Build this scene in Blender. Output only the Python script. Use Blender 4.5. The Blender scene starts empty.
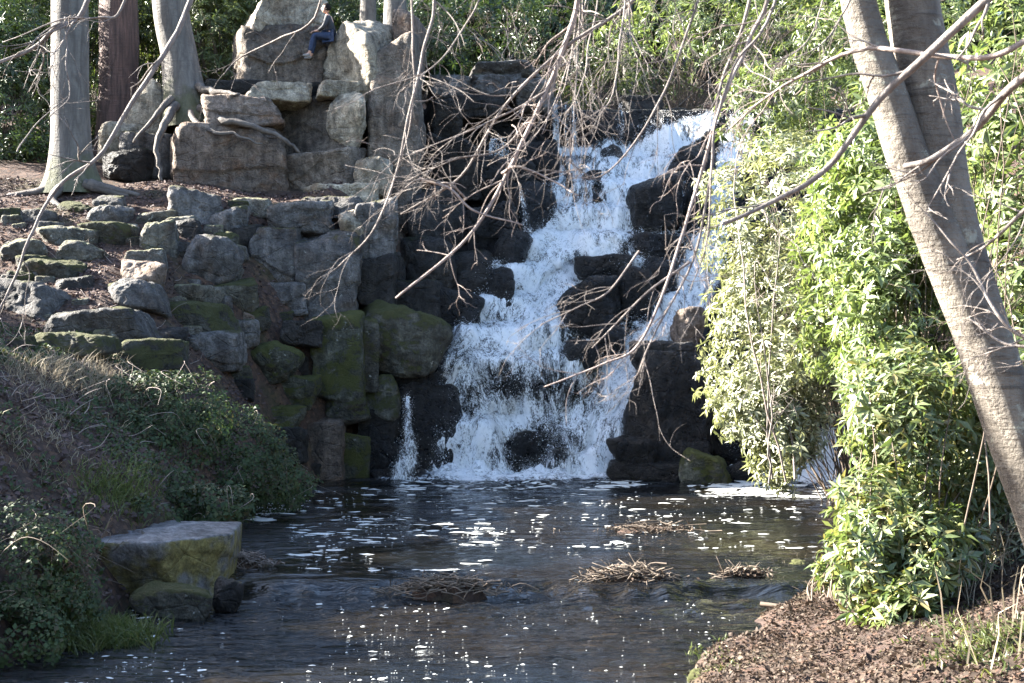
import bpy, math, random
import numpy as np
from mathutils import Vector

# ------------------------------------------------------------------ camera, light, exposure
S = bpy.context.scene
COL = S.collection
F = 1024 * 50 / 36.0
CAMZ = 3.0
cam_d = bpy.data.cameras.new('camera'); cam = bpy.data.objects.new('camera', cam_d); COL.objects.link(cam)
cam_d.lens = 50; cam_d.sensor_width = 36; cam_d.clip_end = 600; cam_d.clip_start = 0.05
cam.location = (0, 0, CAMZ); cam.rotation_euler = (math.radians(90), 0, 0)
cam_d.dof.use_dof = True; cam_d.dof.focus_distance = 29; cam_d.dof.aperture_fstop = 8
S.camera = cam

SUN_AZ, SUN_EL = math.radians(-76), math.radians(27)      # azimuth from +Y, positive to the right
sdir = Vector((math.sin(SUN_AZ) * math.cos(SUN_EL), math.cos(SUN_AZ) * math.cos(SUN_EL), math.sin(SUN_EL)))
W = bpy.data.worlds.new('World'); S.world = W; W.use_nodes = True
wn = W.node_tree; wn.nodes.clear()
sky = wn.nodes.new('ShaderNodeTexSky'); sky.sky_type = 'NISHITA'; sky.sun_disc = False
sky.ozone_density = 2.2; sky.dust_density = 2.0; sky.sun_elevation = SUN_EL; sky.sun_rotation = SUN_AZ
bg = wn.nodes.new('ShaderNodeBackground'); bg.inputs['Strength'].default_value = 0.062
wo = wn.nodes.new('ShaderNodeOutputWorld')
wn.links.new(sky.outputs[0], bg.inputs[0]); wn.links.new(bg.outputs[0], wo.inputs[0])
sun_d = bpy.data.lights.new('sun', 'SUN'); sun_d.energy = 5.0; sun_d.angle = math.radians(0.5); sun_d.color = (1, .95, .86)
sun = bpy.data.objects.new('sun', sun_d); COL.objects.link(sun)
sun.rotation_euler = (-sdir).to_track_quat('-Z', 'Y').to_euler(); sun.location = (-30, 20, 30)
S.view_settings.view_transform = 'Standard'; S.view_settings.look = 'None'
S.view_settings.exposure = 3.5; S.view_settings.gamma = 1; S.view_settings.use_curve_mapping = False
S.cycles.max_bounces = 6; S.cycles.transparent_max_bounces = 24; S.cycles.transmission_bounces = 3
S.cycles.caustics_reflective = False; S.cycles.caustics_refractive = False
S.cycles.sample_clamp_indirect = 4

RNG = np.random.default_rng(7)
random.seed(7)

# ------------------------------------------------------------------ helpers
def P(px, py, Y):
    return np.array([(px - 512) / F * Y, Y, CAMZ + (341.5 - py) / F * Y])

def _hash(ix, iy, iz):
    h = (ix.astype(np.int64) * 374761393 + iy.astype(np.int64) * 668265263 + iz.astype(np.int64) * 2147483647) & 0xffffffff
    h = ((h ^ (h >> 13)) * 1274126177) & 0xffffffff
    h = ((h ^ (h >> 16)) * 2246822519) & 0xffffffff
    return ((h ^ (h >> 15)) & 0xffffff) / float(0xffffff)

def vnoise(p):
    p = np.asarray(p, float); i = np.floor(p); f = p - i; i = i.astype(np.int64)
    u = f * f * f * (f * (f * 6 - 15) + 10)
    r = 0
    for a in (0, 1):
        for b in (0, 1):
            for c in (0, 1):
                w = (u[..., 0] if a else 1 - u[..., 0]) * (u[..., 1] if b else 1 - u[..., 1]) * (u[..., 2] if c else 1 - u[..., 2])
                r = r + w * _hash(i[..., 0] + a, i[..., 1] + b, i[..., 2] + c)
    return r * 2 - 1

def fbm(p, o=4, g=.5):
    p = np.asarray(p, float); a, s, r = 1.0, 0.0, 0
    for k in range(o):
        r = r + a * vnoise(p + 17.3 * k); s += a; a *= g; p = p * 2.03
    return r / s

def p3(x, y, z=0.0):
    x, y, z = np.broadcast_arrays(np.asarray(x, float), np.asarray(y, float), np.asarray(z, float))
    return np.stack([x, y, z], -1)

def sstep(a, b, x):
    t = np.clip((x - a) / (b - a), 0, 1); return t * t * (3 - 2 * t)

class MB:
    def __init__(s): s.v = []; s.t = []; s.q = []; s.n = 0
    def add(s, v, q=None, t=None):
        v = np.asarray(v, float).reshape(-1, 3)
        if q is not None and len(q): s.q.append(np.asarray(q, np.int64).reshape(-1, 4) + s.n)
        if t is not None and len(t): s.t.append(np.asarray(t, np.int64).reshape(-1, 3) + s.n)
        s.v.append(v); s.n += len(v)
    def tube(s, pts, rad, n=7, cap=True, flat=1.0):
        pts = np.asarray(pts, float); m = len(pts); rad = np.broadcast_to(np.asarray(rad, float), (m,))
        T = np.gradient(pts, axis=0); T /= np.linalg.norm(T, axis=1)[:, None] + 1e-9
        ref = np.array([0, 1.0, 0.13]) if abs(T[:, 2]).mean() > .5 else np.array([0.1, 0, 1.0])
        A = np.cross(T, ref); A /= np.linalg.norm(A, axis=1)[:, None] + 1e-9
        B = np.cross(T, A)
        a = np.arange(n) * 2 * math.pi / n
        v = pts[:, None] + rad[:, None, None] * (np.cos(a)[None, :, None] * A[:, None] + flat * np.sin(a)[None, :, None] * B[:, None])
        i = np.arange(m - 1)[:, None] * n; j = np.arange(n)[None]; k = (j + 1) % n
        q = np.stack([i + j, i + k, i + n + k, i + n + j], -1).reshape(-1, 4)
        vv = v.reshape(-1, 3); t = None
        if cap:
            vv = np.vstack([vv, pts[-1:] + T[-1:] * rad[-1] * .6]); l = len(vv) - 1; b = (m - 1) * n
            t = [[b + x, b + (x + 1) % n, l] for x in range(n)]
        s.add(vv, q, t)
    def grid(s, V):
        a, b = V.shape[:2]
        i = np.arange(a - 1)[:, None] * b; j = np.arange(b - 1)[None]
        s.add(V.reshape(-1, 3), np.stack([i + j, i + j + 1, i + b + j + 1, i + b + j], -1).reshape(-1, 4))
    def build(s, name, m, parent=None, loc=None, smooth=True, attrs=None):
        V = np.vstack(s.v)
        if loc is not None: V = V - np.asarray(loc)
        q = np.vstack(s.q) if s.q else np.zeros((0, 4), np.int64)
        t = np.vstack(s.t) if s.t else np.zeros((0, 3), np.int64)
        me = bpy.data.meshes.new(name)
        me.vertices.add(len(V)); me.vertices.foreach_set('co', V.astype(np.float32).ravel())
        li = np.concatenate([q.ravel(), t.ravel()]).astype(np.int32)
        me.loops.add(len(li)); me.loops.foreach_set('vertex_index', li)
        st = np.concatenate([np.arange(len(q)) * 4, len(q) * 4 + np.arange(len(t)) * 3]).astype(np.int32)
        me.polygons.add(len(st)); me.polygons.foreach_set('loop_start', st)
        if smooth: me.polygons.foreach_set('use_smooth', np.ones(len(st), bool))
        for k, (ty, arr) in (attrs or {}).items():
            at = me.attributes.new(k, ty, 'POINT')
            at.data.foreach_set('vector' if ty == 'FLOAT_VECTOR' else 'value', np.asarray(arr, np.float32).ravel())
        me.update(); me.validate()
        o = bpy.data.objects.new(name, me); COL.objects.link(o)
        if m: me.materials.append(m)
        if parent is not None: o.parent = parent
        if loc is not None and parent is None: o.location = loc
        return o

def tag(o, label=None, cat=None, group=None, kind=None):
    if label: o['label'] = label
    if cat: o['category'] = cat
    if group: o['group'] = group
    if kind: o['kind'] = kind
    return o

def thing(name, loc, label, cat, group=None):
    o = bpy.data.objects.new(name, None); COL.objects.link(o); o.location = loc; o.empty_display_size = .2
    return tag(o, label, cat, group)

def copy_tree(o, parent=None):
    c = o.copy(); COL.objects.link(c); c.parent = parent
    for ch in list(o.children): copy_tree(ch, c)
    return c

def smooth_line(pts, k=8):
    pts = np.asarray(pts, float); n = len(pts)
    q = np.vstack([2 * pts[0] - pts[1], pts, 2 * pts[-1] - pts[-2]]); out = []
    for i in range(n - 1):
        a, b, c, d = q[i:i + 4]
        for t in np.arange(k) / k:
            out.append(.5 * (2 * b + (c - a) * t + (2 * a - 5 * b + 4 * c - d) * t * t + (3 * b - a - 3 * c + d) * t ** 3))
    out.append(pts[-1]); return np.array(out)

# ------------------------------------------------------------------ materials
class NT:
    def __init__(s, name):
        s.m = bpy.data.materials.new(name); s.m.use_nodes = True; s.t = s.m.node_tree; s.t.nodes.clear()
        s.out = s.t.nodes.new('ShaderNodeOutputMaterial')
    def n(s, ty, ins=None, **kw):
        d = s.t.nodes.new('ShaderNode' + ty)
        for k, v in kw.items(): setattr(d, k, v)
        for k, v in (ins or {}).items():
            i = d.inputs[k]
            if isinstance(v, bpy.types.NodeSocket): s.t.links.new(v, i)
            else: i.default_value = v
        return d
    def math(s, op, a, b=0.0, clamp=False):
        return s.n('Math', {0: a, 1: b}, operation=op, use_clamp=clamp).outputs[0]
    def ss(s, x, a, b):
        return s.n('MapRange', {'Value': x, 'From Min': a, 'From Max': b}, interpolation_type='SMOOTHSTEP').outputs[0]
    def mix(s, f, a, b, bt='MIX'):
        d = s.n('Mix', {0: f}, data_type='RGBA', blend_type=bt)
        for i, v in ((6, a), (7, b)):
            if isinstance(v, bpy.types.NodeSocket): s.t.links.new(v, d.inputs[i])
            else: d.inputs[i].default_value = (*v, 1) if len(v) == 3 else v
        return d.outputs[2]
    def noise(s, vec, scale, detail=4, rough=.55, dist=0.0):
        return s.n('TexNoise', {'Vector': vec, 'Scale': scale, 'Detail': detail, 'Roughness': rough, 'Distortion': dist}).outputs[0]
    def vmul(s, v, k):
        return s.n('VectorMath', {0: v, 1: k}, operation='MULTIPLY').outputs[0]
    def coord(s, rnd=True):
        c = s.n('TexCoord').outputs['Object']
        if not rnd: return c, None
        r = s.n('ObjectInfo').outputs['Random']
        off = s.n('CombineXYZ', {0: s.math('MULTIPLY', r, 37.0), 1: s.math('MULTIPLY', r, 91.0), 2: s.math('MULTIPLY', r, 53.0)}).outputs[0]
        return s.n('VectorMath', {0: c, 1: off}, operation='ADD').outputs[0], r
    def done(s, sh):
        s.t.links.new(sh, s.out.inputs['Surface']); return s.m

def rock_mat(name, cA, cB, moss=0.0, mossc=((.052, .06, .017), (.11, .108, .034)), rough=.85, lichen=0.0, stain=(.16, .10, .06), stainA=.4, bump=.9, wet=0, side=0):
    k = NT(name); c, r = k.coord()
    n1 = k.noise(c, 1.1, 6, .6, .4); n2 = k.noise(c, 6.0, 8, .65); n3 = k.noise(c, 2.2, 5, .6); n4 = k.noise(c, 26.0, 6, .7)
    col = k.mix(k.ss(n1, .35, .68), cA, cB)
    st = k.math('MULTIPLY', k.ss(n3, .5, .72), stainA)
    if side: st = k.math('MULTIPLY', k.math('MULTIPLY', k.ss(n3, .36, .55), stainA), k.math('SUBTRACT', 1.0, k.ss(k.n('SeparateXYZ', {0: k.n('NewGeometry').outputs['Normal']}).outputs[2], .3, .8)))
    col = k.mix(st, col, stain)
    br = k.math('MULTIPLY', k.n('MapRange', {'Value': n2, 'From Min': .25, 'From Max': .75, 'To Min': .35, 'To Max': 1.55}).outputs[0],
                k.n('MapRange', {'Value': r, 'To Min': .75, 'To Max': 1.2}).outputs[0])
    col = k.mix(1.0, col, k.n('CombineColor', {0: br, 1: br, 2: br}).outputs[0], 'MULTIPLY')
    stk = k.noise(k.vmul(c, (5, 5, .7)), 1.0, 6, .65, .3)
    g2 = k.math('MULTIPLY', k.n('MapRange', {'Value': n4, 'From Min': .3, 'From Max': .7, 'To Min': .55, 'To Max': 1.4}).outputs[0], k.n('MapRange', {'Value': stk, 'From Min': .3, 'From Max': .62, 'To Min': .45, 'To Max': 1.15}).outputs[0])
    col = k.mix(1.0, col, k.n('CombineColor', {0: g2, 1: g2, 2: g2}).outputs[0], 'MULTIPLY')
    vor = k.n('TexVoronoi', {'Vector': k.vmul(c, (1, 1, 1.5)), 'Scale': 1.5, 'Randomness': 1.0}, feature='DISTANCE_TO_EDGE').outputs[0]
    crack = k.ss(k.math('ADD', vor, k.math('MULTIPLY', n2, .06)), .02, .06)
    h = k.math('ADD', k.math('ADD', k.math('MULTIPLY', n2, 1.0), k.math('MULTIPLY', n4, .45)), k.math('MULTIPLY', crack, .25))
    if lichen > 0:
        l = k.math('MULTIPLY', k.ss(k.noise(c, 9.0, 6, .7), .64 - lichen * .1, .70 - lichen * .1), k.ss(k.noise(c, 1.3, 2), .5, .58))
        col = k.mix(k.math('MULTIPLY', l, .85), col, (.42, .42, .38))
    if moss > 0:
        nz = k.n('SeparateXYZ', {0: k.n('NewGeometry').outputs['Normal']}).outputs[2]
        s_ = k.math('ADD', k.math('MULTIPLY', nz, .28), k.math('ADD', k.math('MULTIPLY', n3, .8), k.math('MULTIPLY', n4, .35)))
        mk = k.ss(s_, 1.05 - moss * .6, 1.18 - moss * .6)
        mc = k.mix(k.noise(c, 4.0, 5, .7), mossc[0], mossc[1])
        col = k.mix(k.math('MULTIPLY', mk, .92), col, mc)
        h = k.math('ADD', h, k.math('MULTIPLY', mk, k.math('MULTIPLY', k.noise(c, 45.0, 4, .8), .9)))
    b = k.n('Bump', {'Strength': bump, 'Distance': .22, 'Height': h}).outputs[0]
    ro = rough if not wet else k.n('MapRange', {'Value': n2, 'From Min': .3, 'From Max': .7, 'To Min': rough - .12, 'To Max': rough + .25}).outputs[0]
    p = k.n('BsdfPrincipled', {'Base Color': col, 'Roughness': ro, 'Normal': b, 'Specular IOR Level': .5 if wet else .3})
    return k.done(p.outputs[0])

def leaf_mat(name, cols, rough=.4, trans=.3, tcol=None, spec=.5):
    k = NT(name)
    r = k.n('NewGeometry').outputs['Random Per Island']
    ramp = k.n('ValToRGB', {0: r}); e = ramp.color_ramp.elements
    while len(e) < len(cols): e.new(.5)
    for i, c in enumerate(cols): e[i].position = i / max(1, len(cols) - 1); e[i].color = (*c, 1)
    co = k.n('TexCoord').outputs['Object']
    cl = k.n('MapRange', {'Value': k.noise(co, .9, 3), 'From Min': .3, 'From Max': .7, 'To Min': .7, 'To Max': 1.25}).outputs[0]
    col = k.mix(1.0, ramp.outputs[0], k.n('CombineColor', {0: cl, 1: cl, 2: cl}).outputs[0], 'MULTIPLY')
    p = k.n('BsdfPrincipled', {'Base Color': col, 'Roughness': rough, 'Specular IOR Level': spec})
    t = k.n('BsdfTranslucent', {'Color': k.mix(1.0, col, tcol or (1.25, 1.3, .7), 'MULTIPLY')})
    m = k.n('MixShader', {0: trans, 1: p.outputs[0], 2: t.outputs[0]})
    return k.done(m.outputs[0])

def bark_mat(name, cA, cB, sx=9.0, sz=1.2, bump=.6, moss=0.0, spots=0.0):
    k = NT(name); c, r = k.coord()
    cv = k.vmul(c, (sx, sx, sz))
    n1 = k.noise(cv, 1.0, 8, .65, .5); n2 = k.noise(c, 1.6, 5, .6); n3 = k.noise(c, 30.0, 4, .7)
    col = k.mix(k.ss(n1, .35, .65), cA, cB)
    col = k.mix(k.math('MULTIPLY', k.ss(n2, .45, .7), .5), col, tuple(x * .55 for x in cA))
    if spots: col = k.mix(k.math('MULTIPLY', k.ss(k.noise(c, 5.0, 6, .7), .58, .66), spots), col, (.34, .34, .27))
    if moss:
        z = k.n('SeparateXYZ', {0: k.n('TexCoord').outputs['Object']}).outputs[2]
        f = k.math('MULTIPLY', k.ss(k.math('SUBTRACT', k.math('MULTIPLY', n2, 2.6), z), .3, 1.0), moss)
        col = k.mix(f, col, (.06, .075, .015))
    ln = k.noise(k.vmul(c, (3, 3, 22)), 1.0, 5, .6, .4)
    col = k.mix(k.math('MULTIPLY', k.ss(ln, .54, .66), .6 if spots else .2), col, tuple(x * .5 for x in cB))
    b = k.n('Bump', {'Strength': bump, 'Distance': .06, 'Height': k.math('ADD', k.math('ADD', n1, k.math('MULTIPLY', ln, .5)), k.math('MULTIPLY', n3, .4))}).outputs[0]
    return k.done(k.n('BsdfPrincipled', {'Base Color': col, 'Roughness': .8, 'Normal': b, 'Specular IOR Level': .3}).outputs[0])

def plain(name, c, rough=.7, var=.3, spec=.4, scale=8.0):
    k = NT(name); co, r = k.coord()
    n = k.n('MapRange', {'Value': k.noise(co, scale, 5, .6), 'From Min': .3, 'From Max': .7, 'To Min': 1 - var, 'To Max': 1 + var}).outputs[0]
    col = k.mix(1.0, c, k.n('CombineColor', {0: n, 1: n, 2: n}).outputs[0], 'MULTIPLY')
    return k.done(k.n('BsdfPrincipled', {'Base Color': col, 'Roughness': rough, 'Specular IOR Level': spec}).outputs[0])

M = {}
M['grey'] = rock_mat('sandstone_grey', (.185, .175, .168), (.095, .088, .085), moss=.42, lichen=.3)
M['pale'] = rock_mat('sandstone_pale', (.46, .40, .31), (.28, .24, .185), moss=.28, lichen=.4, mossc=((.14, .14, .05), (.20, .19, .07)))
M['lichen'] = rock_mat('sandstone_lichen_lit_tops', (.21, .195, .16), (.11, .10, .088), moss=.56, lichen=.6, mossc=((.16, .16, .075), (.36, .345, .23)))  # pale mossc on upward faces paints in sunlit tops; lichen spots are separate
M['outcrop'] = rock_mat('sandstone_outcrop', (.27, .22, .175), (.14, .115, .095), moss=.22, stain=(.23, .14, .09), stainA=.5)
M['brown'] = rock_mat('sandstone_brown', (.26, .20, .16), (.15, .12, .10), moss=.12, stain=(.22, .11, .055), stainA=.6)
M['mossy'] = rock_mat('rock_mossy', (.13, .125, .10), (.07, .065, .055), moss=.80, lichen=.25)
M['green'] = rock_mat('rock_bright_moss', (.13, .13, .10), (.08, .08, .06), moss=.88, mossc=((.055, .068, .014), (.14, .14, .036)), lichen=.5)
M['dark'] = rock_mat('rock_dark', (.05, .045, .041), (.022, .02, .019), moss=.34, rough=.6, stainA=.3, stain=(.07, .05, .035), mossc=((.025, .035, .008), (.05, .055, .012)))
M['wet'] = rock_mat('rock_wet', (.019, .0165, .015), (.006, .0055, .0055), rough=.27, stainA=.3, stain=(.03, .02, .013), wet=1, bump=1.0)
M['slab'] = rock_mat('slab_stone', (.21, .20, .20), (.13, .125, .128), moss=0, stain=(.20, .165, .055), stainA=.95, side=1, bump=.6)

def soil():
    k = NT('leafy_soil'); c, _ = k.coord(False)
    n1 = k.noise(c, .7, 6, .6); n2 = k.noise(c, 9.0, 8, .7); v = k.n('TexVoronoi', {'Vector': c, 'Scale': 16.0, 'Randomness': 1.0})
    vc = k.n('SeparateColor', {0: v.outputs['Color']}).outputs[0]
    col = k.mix(k.ss(n2, .35, .65), (.035, .024, .02), (.075, .05, .04))
    col = k.mix(k.math('MULTIPLY', k.ss(vc, .6, .9), .6), col, (.13, .075, .05))
    col = k.mix(k.math('MULTIPLY', k.ss(n1, .52, .66), .45), col, (.045, .05, .02))
    b = k.n('Bump', {'Strength': .9, 'Distance': .06, 'Height': k.math('ADD', n2, k.math('MULTIPLY', vc, .5))}).outputs[0]
    return k.done(k.n('BsdfPrincipled', {'Base Color': col, 'Roughness': .9, 'Normal': b, 'Specular IOR Level': .2}).outputs[0])
M['soil'] = soil()

def water_mat():
    k = NT('stream_water'); c, _ = k.coord(False)
    a = k.noise(k.vmul(c, (.55, 2.6, 1)), 1.7, 4, .55, .7); b_ = k.noise(k.vmul(c, (1.3, 3.6, 1)), 6.0, 3, .55, .5); d_ = k.noise(c, .45, 2)
    y = k.n('SeparateXYZ', {0: c}).outputs[1]
    near = k.math('SUBTRACT', 1.0, k.ss(y, 16.0, 17.4))
    calm = k.math('ADD', k.math('MULTIPLY', k.ss(k.noise(k.vmul(c, (.5, .9, 1)), .5, 2), .38, .62), .8), k.math('ADD', .2, k.math('MULTIPLY', near, .35)), True)
    h = k.math('ADD', k.math('MULTIPLY', a, 1.0), k.math('MULTIPLY', b_, .16))
    b = k.n('Bump', {'Strength': calm, 'Distance': .27, 'Height': h}).outputs[0]
    col = k.mix(k.ss(d_, .35, .65), (.005, .0056, .006), (.010, .008, .0055))
    return k.done(k.n('BsdfPrincipled', {'Base Color': col, 'Roughness': .05, 'IOR': 1.33, 'Normal': b, 'Specular IOR Level': .6}).outputs[0])
M['water'] = water_mat()

def fall_mat():
    k = NT('white_water')
    dn = k.n('Attribute', attribute_name='foaminess').outputs['Fac']
    fl = k.n('Attribute', attribute_name='flow').outputs['Vector']
    a = k.noise(k.vmul(fl, (6.5, 3.0, 3)), 1.0, 7, .68, .9)
    b = k.noise(k.vmul(fl, (40, 24, 12)), 1.0, 5, .7, .6)
    c = k.noise(k.vmul(fl, (1.7, 1.1, 1)), 1.0, 3, .5)
    n = k.math('ADD', k.math('ADD', k.math('MULTIPLY', a, .42), k.math('MULTIPLY', b, .42)), k.math('MULTIPLY', c, .16))
    thr = k.math('SUBTRACT', .635, k.math('MULTIPLY', dn, .20))
    al = k.ss(k.math('SUBTRACT', n, thr), -.045, .07)
    hb = k.n('Bump', {'Strength': .7, 'Distance': .08, 'Height': n}).outputs[0]
    col = k.mix(k.ss(n, .35, .6), (.62, .66, .70), (.90, .91, .92))
    p = k.n('BsdfPrincipled', {'Base Color': col, 'Roughness': .45, 'Normal': hb, 'Specular IOR Level': .4})
    tr = k.n('BsdfTranslucent', {'Color': (.8, .85, .9, 1)})
    ms = k.n('MixShader', {0: .25, 1: p.outputs[0], 2: tr.outputs[0]})
    t = k.n('BsdfTransparent')
    return k.done(k.n('MixShader', {0: al, 1: t.outputs[0], 2: ms.outputs[0]}).outputs[0])
M['fall'] = fall_mat()
M['foam'] = plain('foam_white', (.46, .47, .455), .6, .3)
M['spray'] = plain('spray_white', (.85, .87, .9), .4, .08)

L = {}
L['cream'] = leaf_mat('leaf_cream', [(.13, .14, .085), (.25, .26, .17), (.37, .365, .27), (.18, .195, .115), (.07, .085, .04)], .36, .25)
L['bright'] = leaf_mat('leaf_bright', [(.075, .105, .04), (.135, .175, .075), (.22, .25, .13), (.10, .135, .05), (.045, .065, .02)], .34, .35)
L['near'] = leaf_mat('leaf_near', [(.065, .10, .036), (.115, .15, .06), (.19, .21, .11), (.085, .12, .042), (.24, .20, .09)], .33, .3)
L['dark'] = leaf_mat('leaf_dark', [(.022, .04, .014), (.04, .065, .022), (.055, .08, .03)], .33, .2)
L['mid'] = leaf_mat('leaf_mid', [(.04, .06, .02), (.075, .10, .03), (.11, .13, .045)], .36, .3)
L['ivy'] = leaf_mat('leaf_ivy', [(.02, .036, .013), (.034, .055, .019), (.048, .066, .024), (.05, .04, .02)], .6, .15, spec=.25)
L['dry'] = leaf_mat('dead_leaf', [(.045, .03, .022), (.07, .048, .034), (.03, .021, .016), (.13, .098, .07)], .7, .15, (1, 1, 1), .2)
L['mauve'] = leaf_mat('damp_dead_leaf', [(.055, .035, .032), (.085, .055, .05), (.04, .027, .026), (.12, .085, .075)], .7, .1, (1, 1, 1), .25)
L['straw'] = leaf_mat('straw', [(.20, .17, .12), (.30, .26, .19), (.13, .10, .07)], .7, .2, (1, 1, 1), .2)
L['grass'] = leaf_mat('grass_blade', [(.05, .07, .02), (.085, .11, .035), (.13, .135, .055)], .5, .3)
L['bracken'] = leaf_mat('bracken', [(.10, .05, .03), (.14, .08, .05), (.07, .04, .03)], .7, .2, (1, 1, 1), .2)

M['beech'] = bark_mat('bark_beech', (.185, .16, .13), (.085, .072, .06), 4, 1.6, .9, spots=.65)
M['trunkgrey'] = bark_mat('bark_grey', (.16, .145, .13), (.085, .075, .068), 7, 1.3, .6, moss=.5)
M['fir'] = bark_mat('bark_fir', (.15, .095, .08), (.06, .042, .038), 12, 1.0, 1.0)
M['root'] = bark_mat('bark_root', (.14, .12, .105), (.07, .06, .055), 6, 4, .6)
M['twig'] = bark_mat('bark_twig', (.22, .19, .17), (.12, .10, .09), 20, 5, .3)
M['twigpale'] = bark_mat('bark_twig_pale', (.30, .25, .22), (.18, .14, .125), 20, 5, .3)
M['stem'] = plain('shrub_stem', (.10, .075, .055), .8)
M['deadwood'] = plain('dead_wood', (.13, .10, .075), .8, .4)

# ------------------------------------------------------------------ terrain
EY = [-40, -10, 4, 8, 10, 12.5, 14.8, 16.5, 19.5, 22, 24, 27, 28.7, 30, 31, 60]
XL = [-60, -30, -12, -7, -5.6, -4.7, -4.05, -4.0, -4.1, -4.2, -4.2, -4.1, -4.0, -3.2, -2.8, -2.8]
XR = [-45, -20, -5, -1.2, .05, 1.2, 2.0, 2.75, 4.1, 5.2, 6.0, 7.3, 8.2, 8.8, 8.8, 8.8]
CP = np.array([(-5, 13, .7), (-6, 13, 1.5), (-8, 13, 2.6), (-5, 16, .9), (-6.2, 17, 2.2), (-7, 19, 2.8), (-5.2, 20, 1.5), (-6, 22, 2.4),
    (-4.9, 24, 1.1), (-6.5, 24, 2.7), (-9, 24, 2.9), (-12, 24, 3.3), (-7, 27, 4.0), (-9.5, 27, 4.1), (-5.4, 26.5, 2.0), (-4.5, 28.5, 1.0),
    (-5.6, 29, 3.9), (-8, 30, 5.5), (-11, 30, 5.7), (-4.6, 30.2, 3.8), (-3.6, 31, 3.4), (-3.0, 31.4, 3), (-4, 32.2, 6.3), (-7, 32, 6.4),
    (-10, 32.5, 6.5), (-14, 33, 7), (-20, 30, 6), (-20, 20, 5), (-20, 10, 4), (-3, 32.8, 6.0), (-5, 32.7, 6.3), (-5.4, 33.8, 6.6), (-7, 33.8, 6.8), (-6, 35, 7.2), (-4, 34.2, 6.6), (-4, 37, 8.4), (-8, 37, 8), (-12, 40, 8.5),
    (-6, 41, 10), (-20, 45, 10), (0, 39, 8.6), (3, 39, 8.6), (-2, 39, 9.2), (0, 45, 9.8), (5, 45, 10), (0, 56, 14.5), (-15, 58, 15), (15, 56, 15), (0, 78, 21), (-25, 78, 21), (25, 78, 21),
    (10, 40, 9.5), (9, 35, 7.5), (12, 30, 6), (12, 24, 4), (8, 24, 1.5), (7, 20, 1.2), (10, 18, 2.2), (5.5, 18, .6), (5, 15, .7), (7, 14, 1.5),
    (4, 13, .5), (2.8, 12, .35), (3, 9, 1.0), (4, 9, 1.5), (6, 9, 2), (1.5, 9.5, .35), (1, 6, 1.0), (0, 3, 1.3), (0, 0, 1.4), (5, 0, 2),
    (-5, 0, .8), (12, 10, 3), (20, 20, 6), (20, 0, 4), (25, 40, 12), (0, 30.6, -.3), (0, 33.7, 4), (0, 37, 8), (4, 30.6, -.3), (4, 33.7, 3.8),
    (4, 37, 8), (8, 30.8, .6), (8, 34, 4.6), (8, 37, 8), (-2.3, 30.9, .6), (-2, 34, 5), (-60, 20, 8), (60, 20, 10), (-60, 90, 24), (60, 90, 24),
    (0, 110, 26), (-60, -40, 3), (60, -40, 5), (0, -40, 2)], float)
def _phi(d2): return np.sqrt(d2 + .15)
_A = _phi(((CP[:, None, :2] - CP[None, :, :2]) ** 2).sum(-1)) ; _w = np.linalg.solve(_A + 1e-3 * np.eye(len(CP)), CP[:, 2])
def terrain(x, y):
    x = np.asarray(x, float); y = np.asarray(y, float); x, y = np.broadcast_arrays(x, y)
    z = np.zeros(x.shape)
    for (cx, cy, _), w in zip(CP, _w): z = z + w * _phi((x - cx) ** 2 + (y - cy) ** 2)
    z = z + .10 * fbm(p3(x * 1.1, y * 1.1), 3)
    xl = np.interp(y, EY, XL) + .18 * vnoise(p3(y * 1.3, 3.1)); xr = np.interp(y, EY, XR) + .22 * vnoise(p3(y * 1.1, 9.1))
    out = np.maximum(np.maximum(xl - x, x - xr), (y - 30.4) * 1.5)
    return -.5 + (np.maximum(z, .12) + .5) * sstep(-.35, .75, out)

def axis(segs):
    out = [np.array([segs[0][0]], float)]
    for a, b, st in segs: out.append(np.linspace(a, b, max(2, int(round((b - a) / st)) + 1))[1:])
    return np.concatenate(out)
gx = axis([(-150, -60, 10), (-60, -14, 1.5), (-14, 12, .13), (12, 60, 1.5), (60, 150, 10)])
gy = axis([(-60, 0, 3), (0, 8, .4), (8, 40, .13), (40, 70, 1), (70, 260, 10)])
GX, GY = np.meshgrid(gx, gy)
m = MB(); m.grid(p3(GX, GY, terrain(GX, GY) + .03 * fbm(p3(GX * 4, GY * 4), 2)))
tag(m.build('ground', M['soil']), kind='structure')

def ray_hit(px, py, lo=8.0, hi=60.0):
    Y = np.arange(lo, hi, .04)
    x = (px - 512) / F * Y; z = CAMZ + (341.5 - py) / F * Y
    k = np.nonzero(z < np.maximum(terrain(x, Y), 0.0))[0]
    return float(Y[k[0]]) if len(k) else 40.0

# ------------------------------------------------------------------ pool
wx = axis([(-60, -7, 1.5), (-7, 10, .07), (10, 14, .5)]); wy = axis([(-40, 8, 2), (8, 31.4, .07)])
WX, WY = np.meshgrid(wx, wy)
def pool_z(X, Y):
    z = .15 * sstep(16.55, 16.95, Y + .16 * vnoise(p3(X * 1.2, 0)) + .08 * vnoise(p3(X * 5, 3)))
    amp = .016 + .035 * sstep(26.5, 29.5, Y) * np.exp(-((X - 1.0) / 5) ** 2) + .022 * np.exp(-((Y - 16.1) / .8) ** 2) * 1.6
    return z + amp * fbm(p3(X * 1.6, Y * 3.6), 3) + amp * .5 * vnoise(p3(X * 6, Y * 9))
m = MB(); m.grid(p3(WX, WY, pool_z(WX, WY)))
tag(m.build('water', M['water']), kind='structure')

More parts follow.
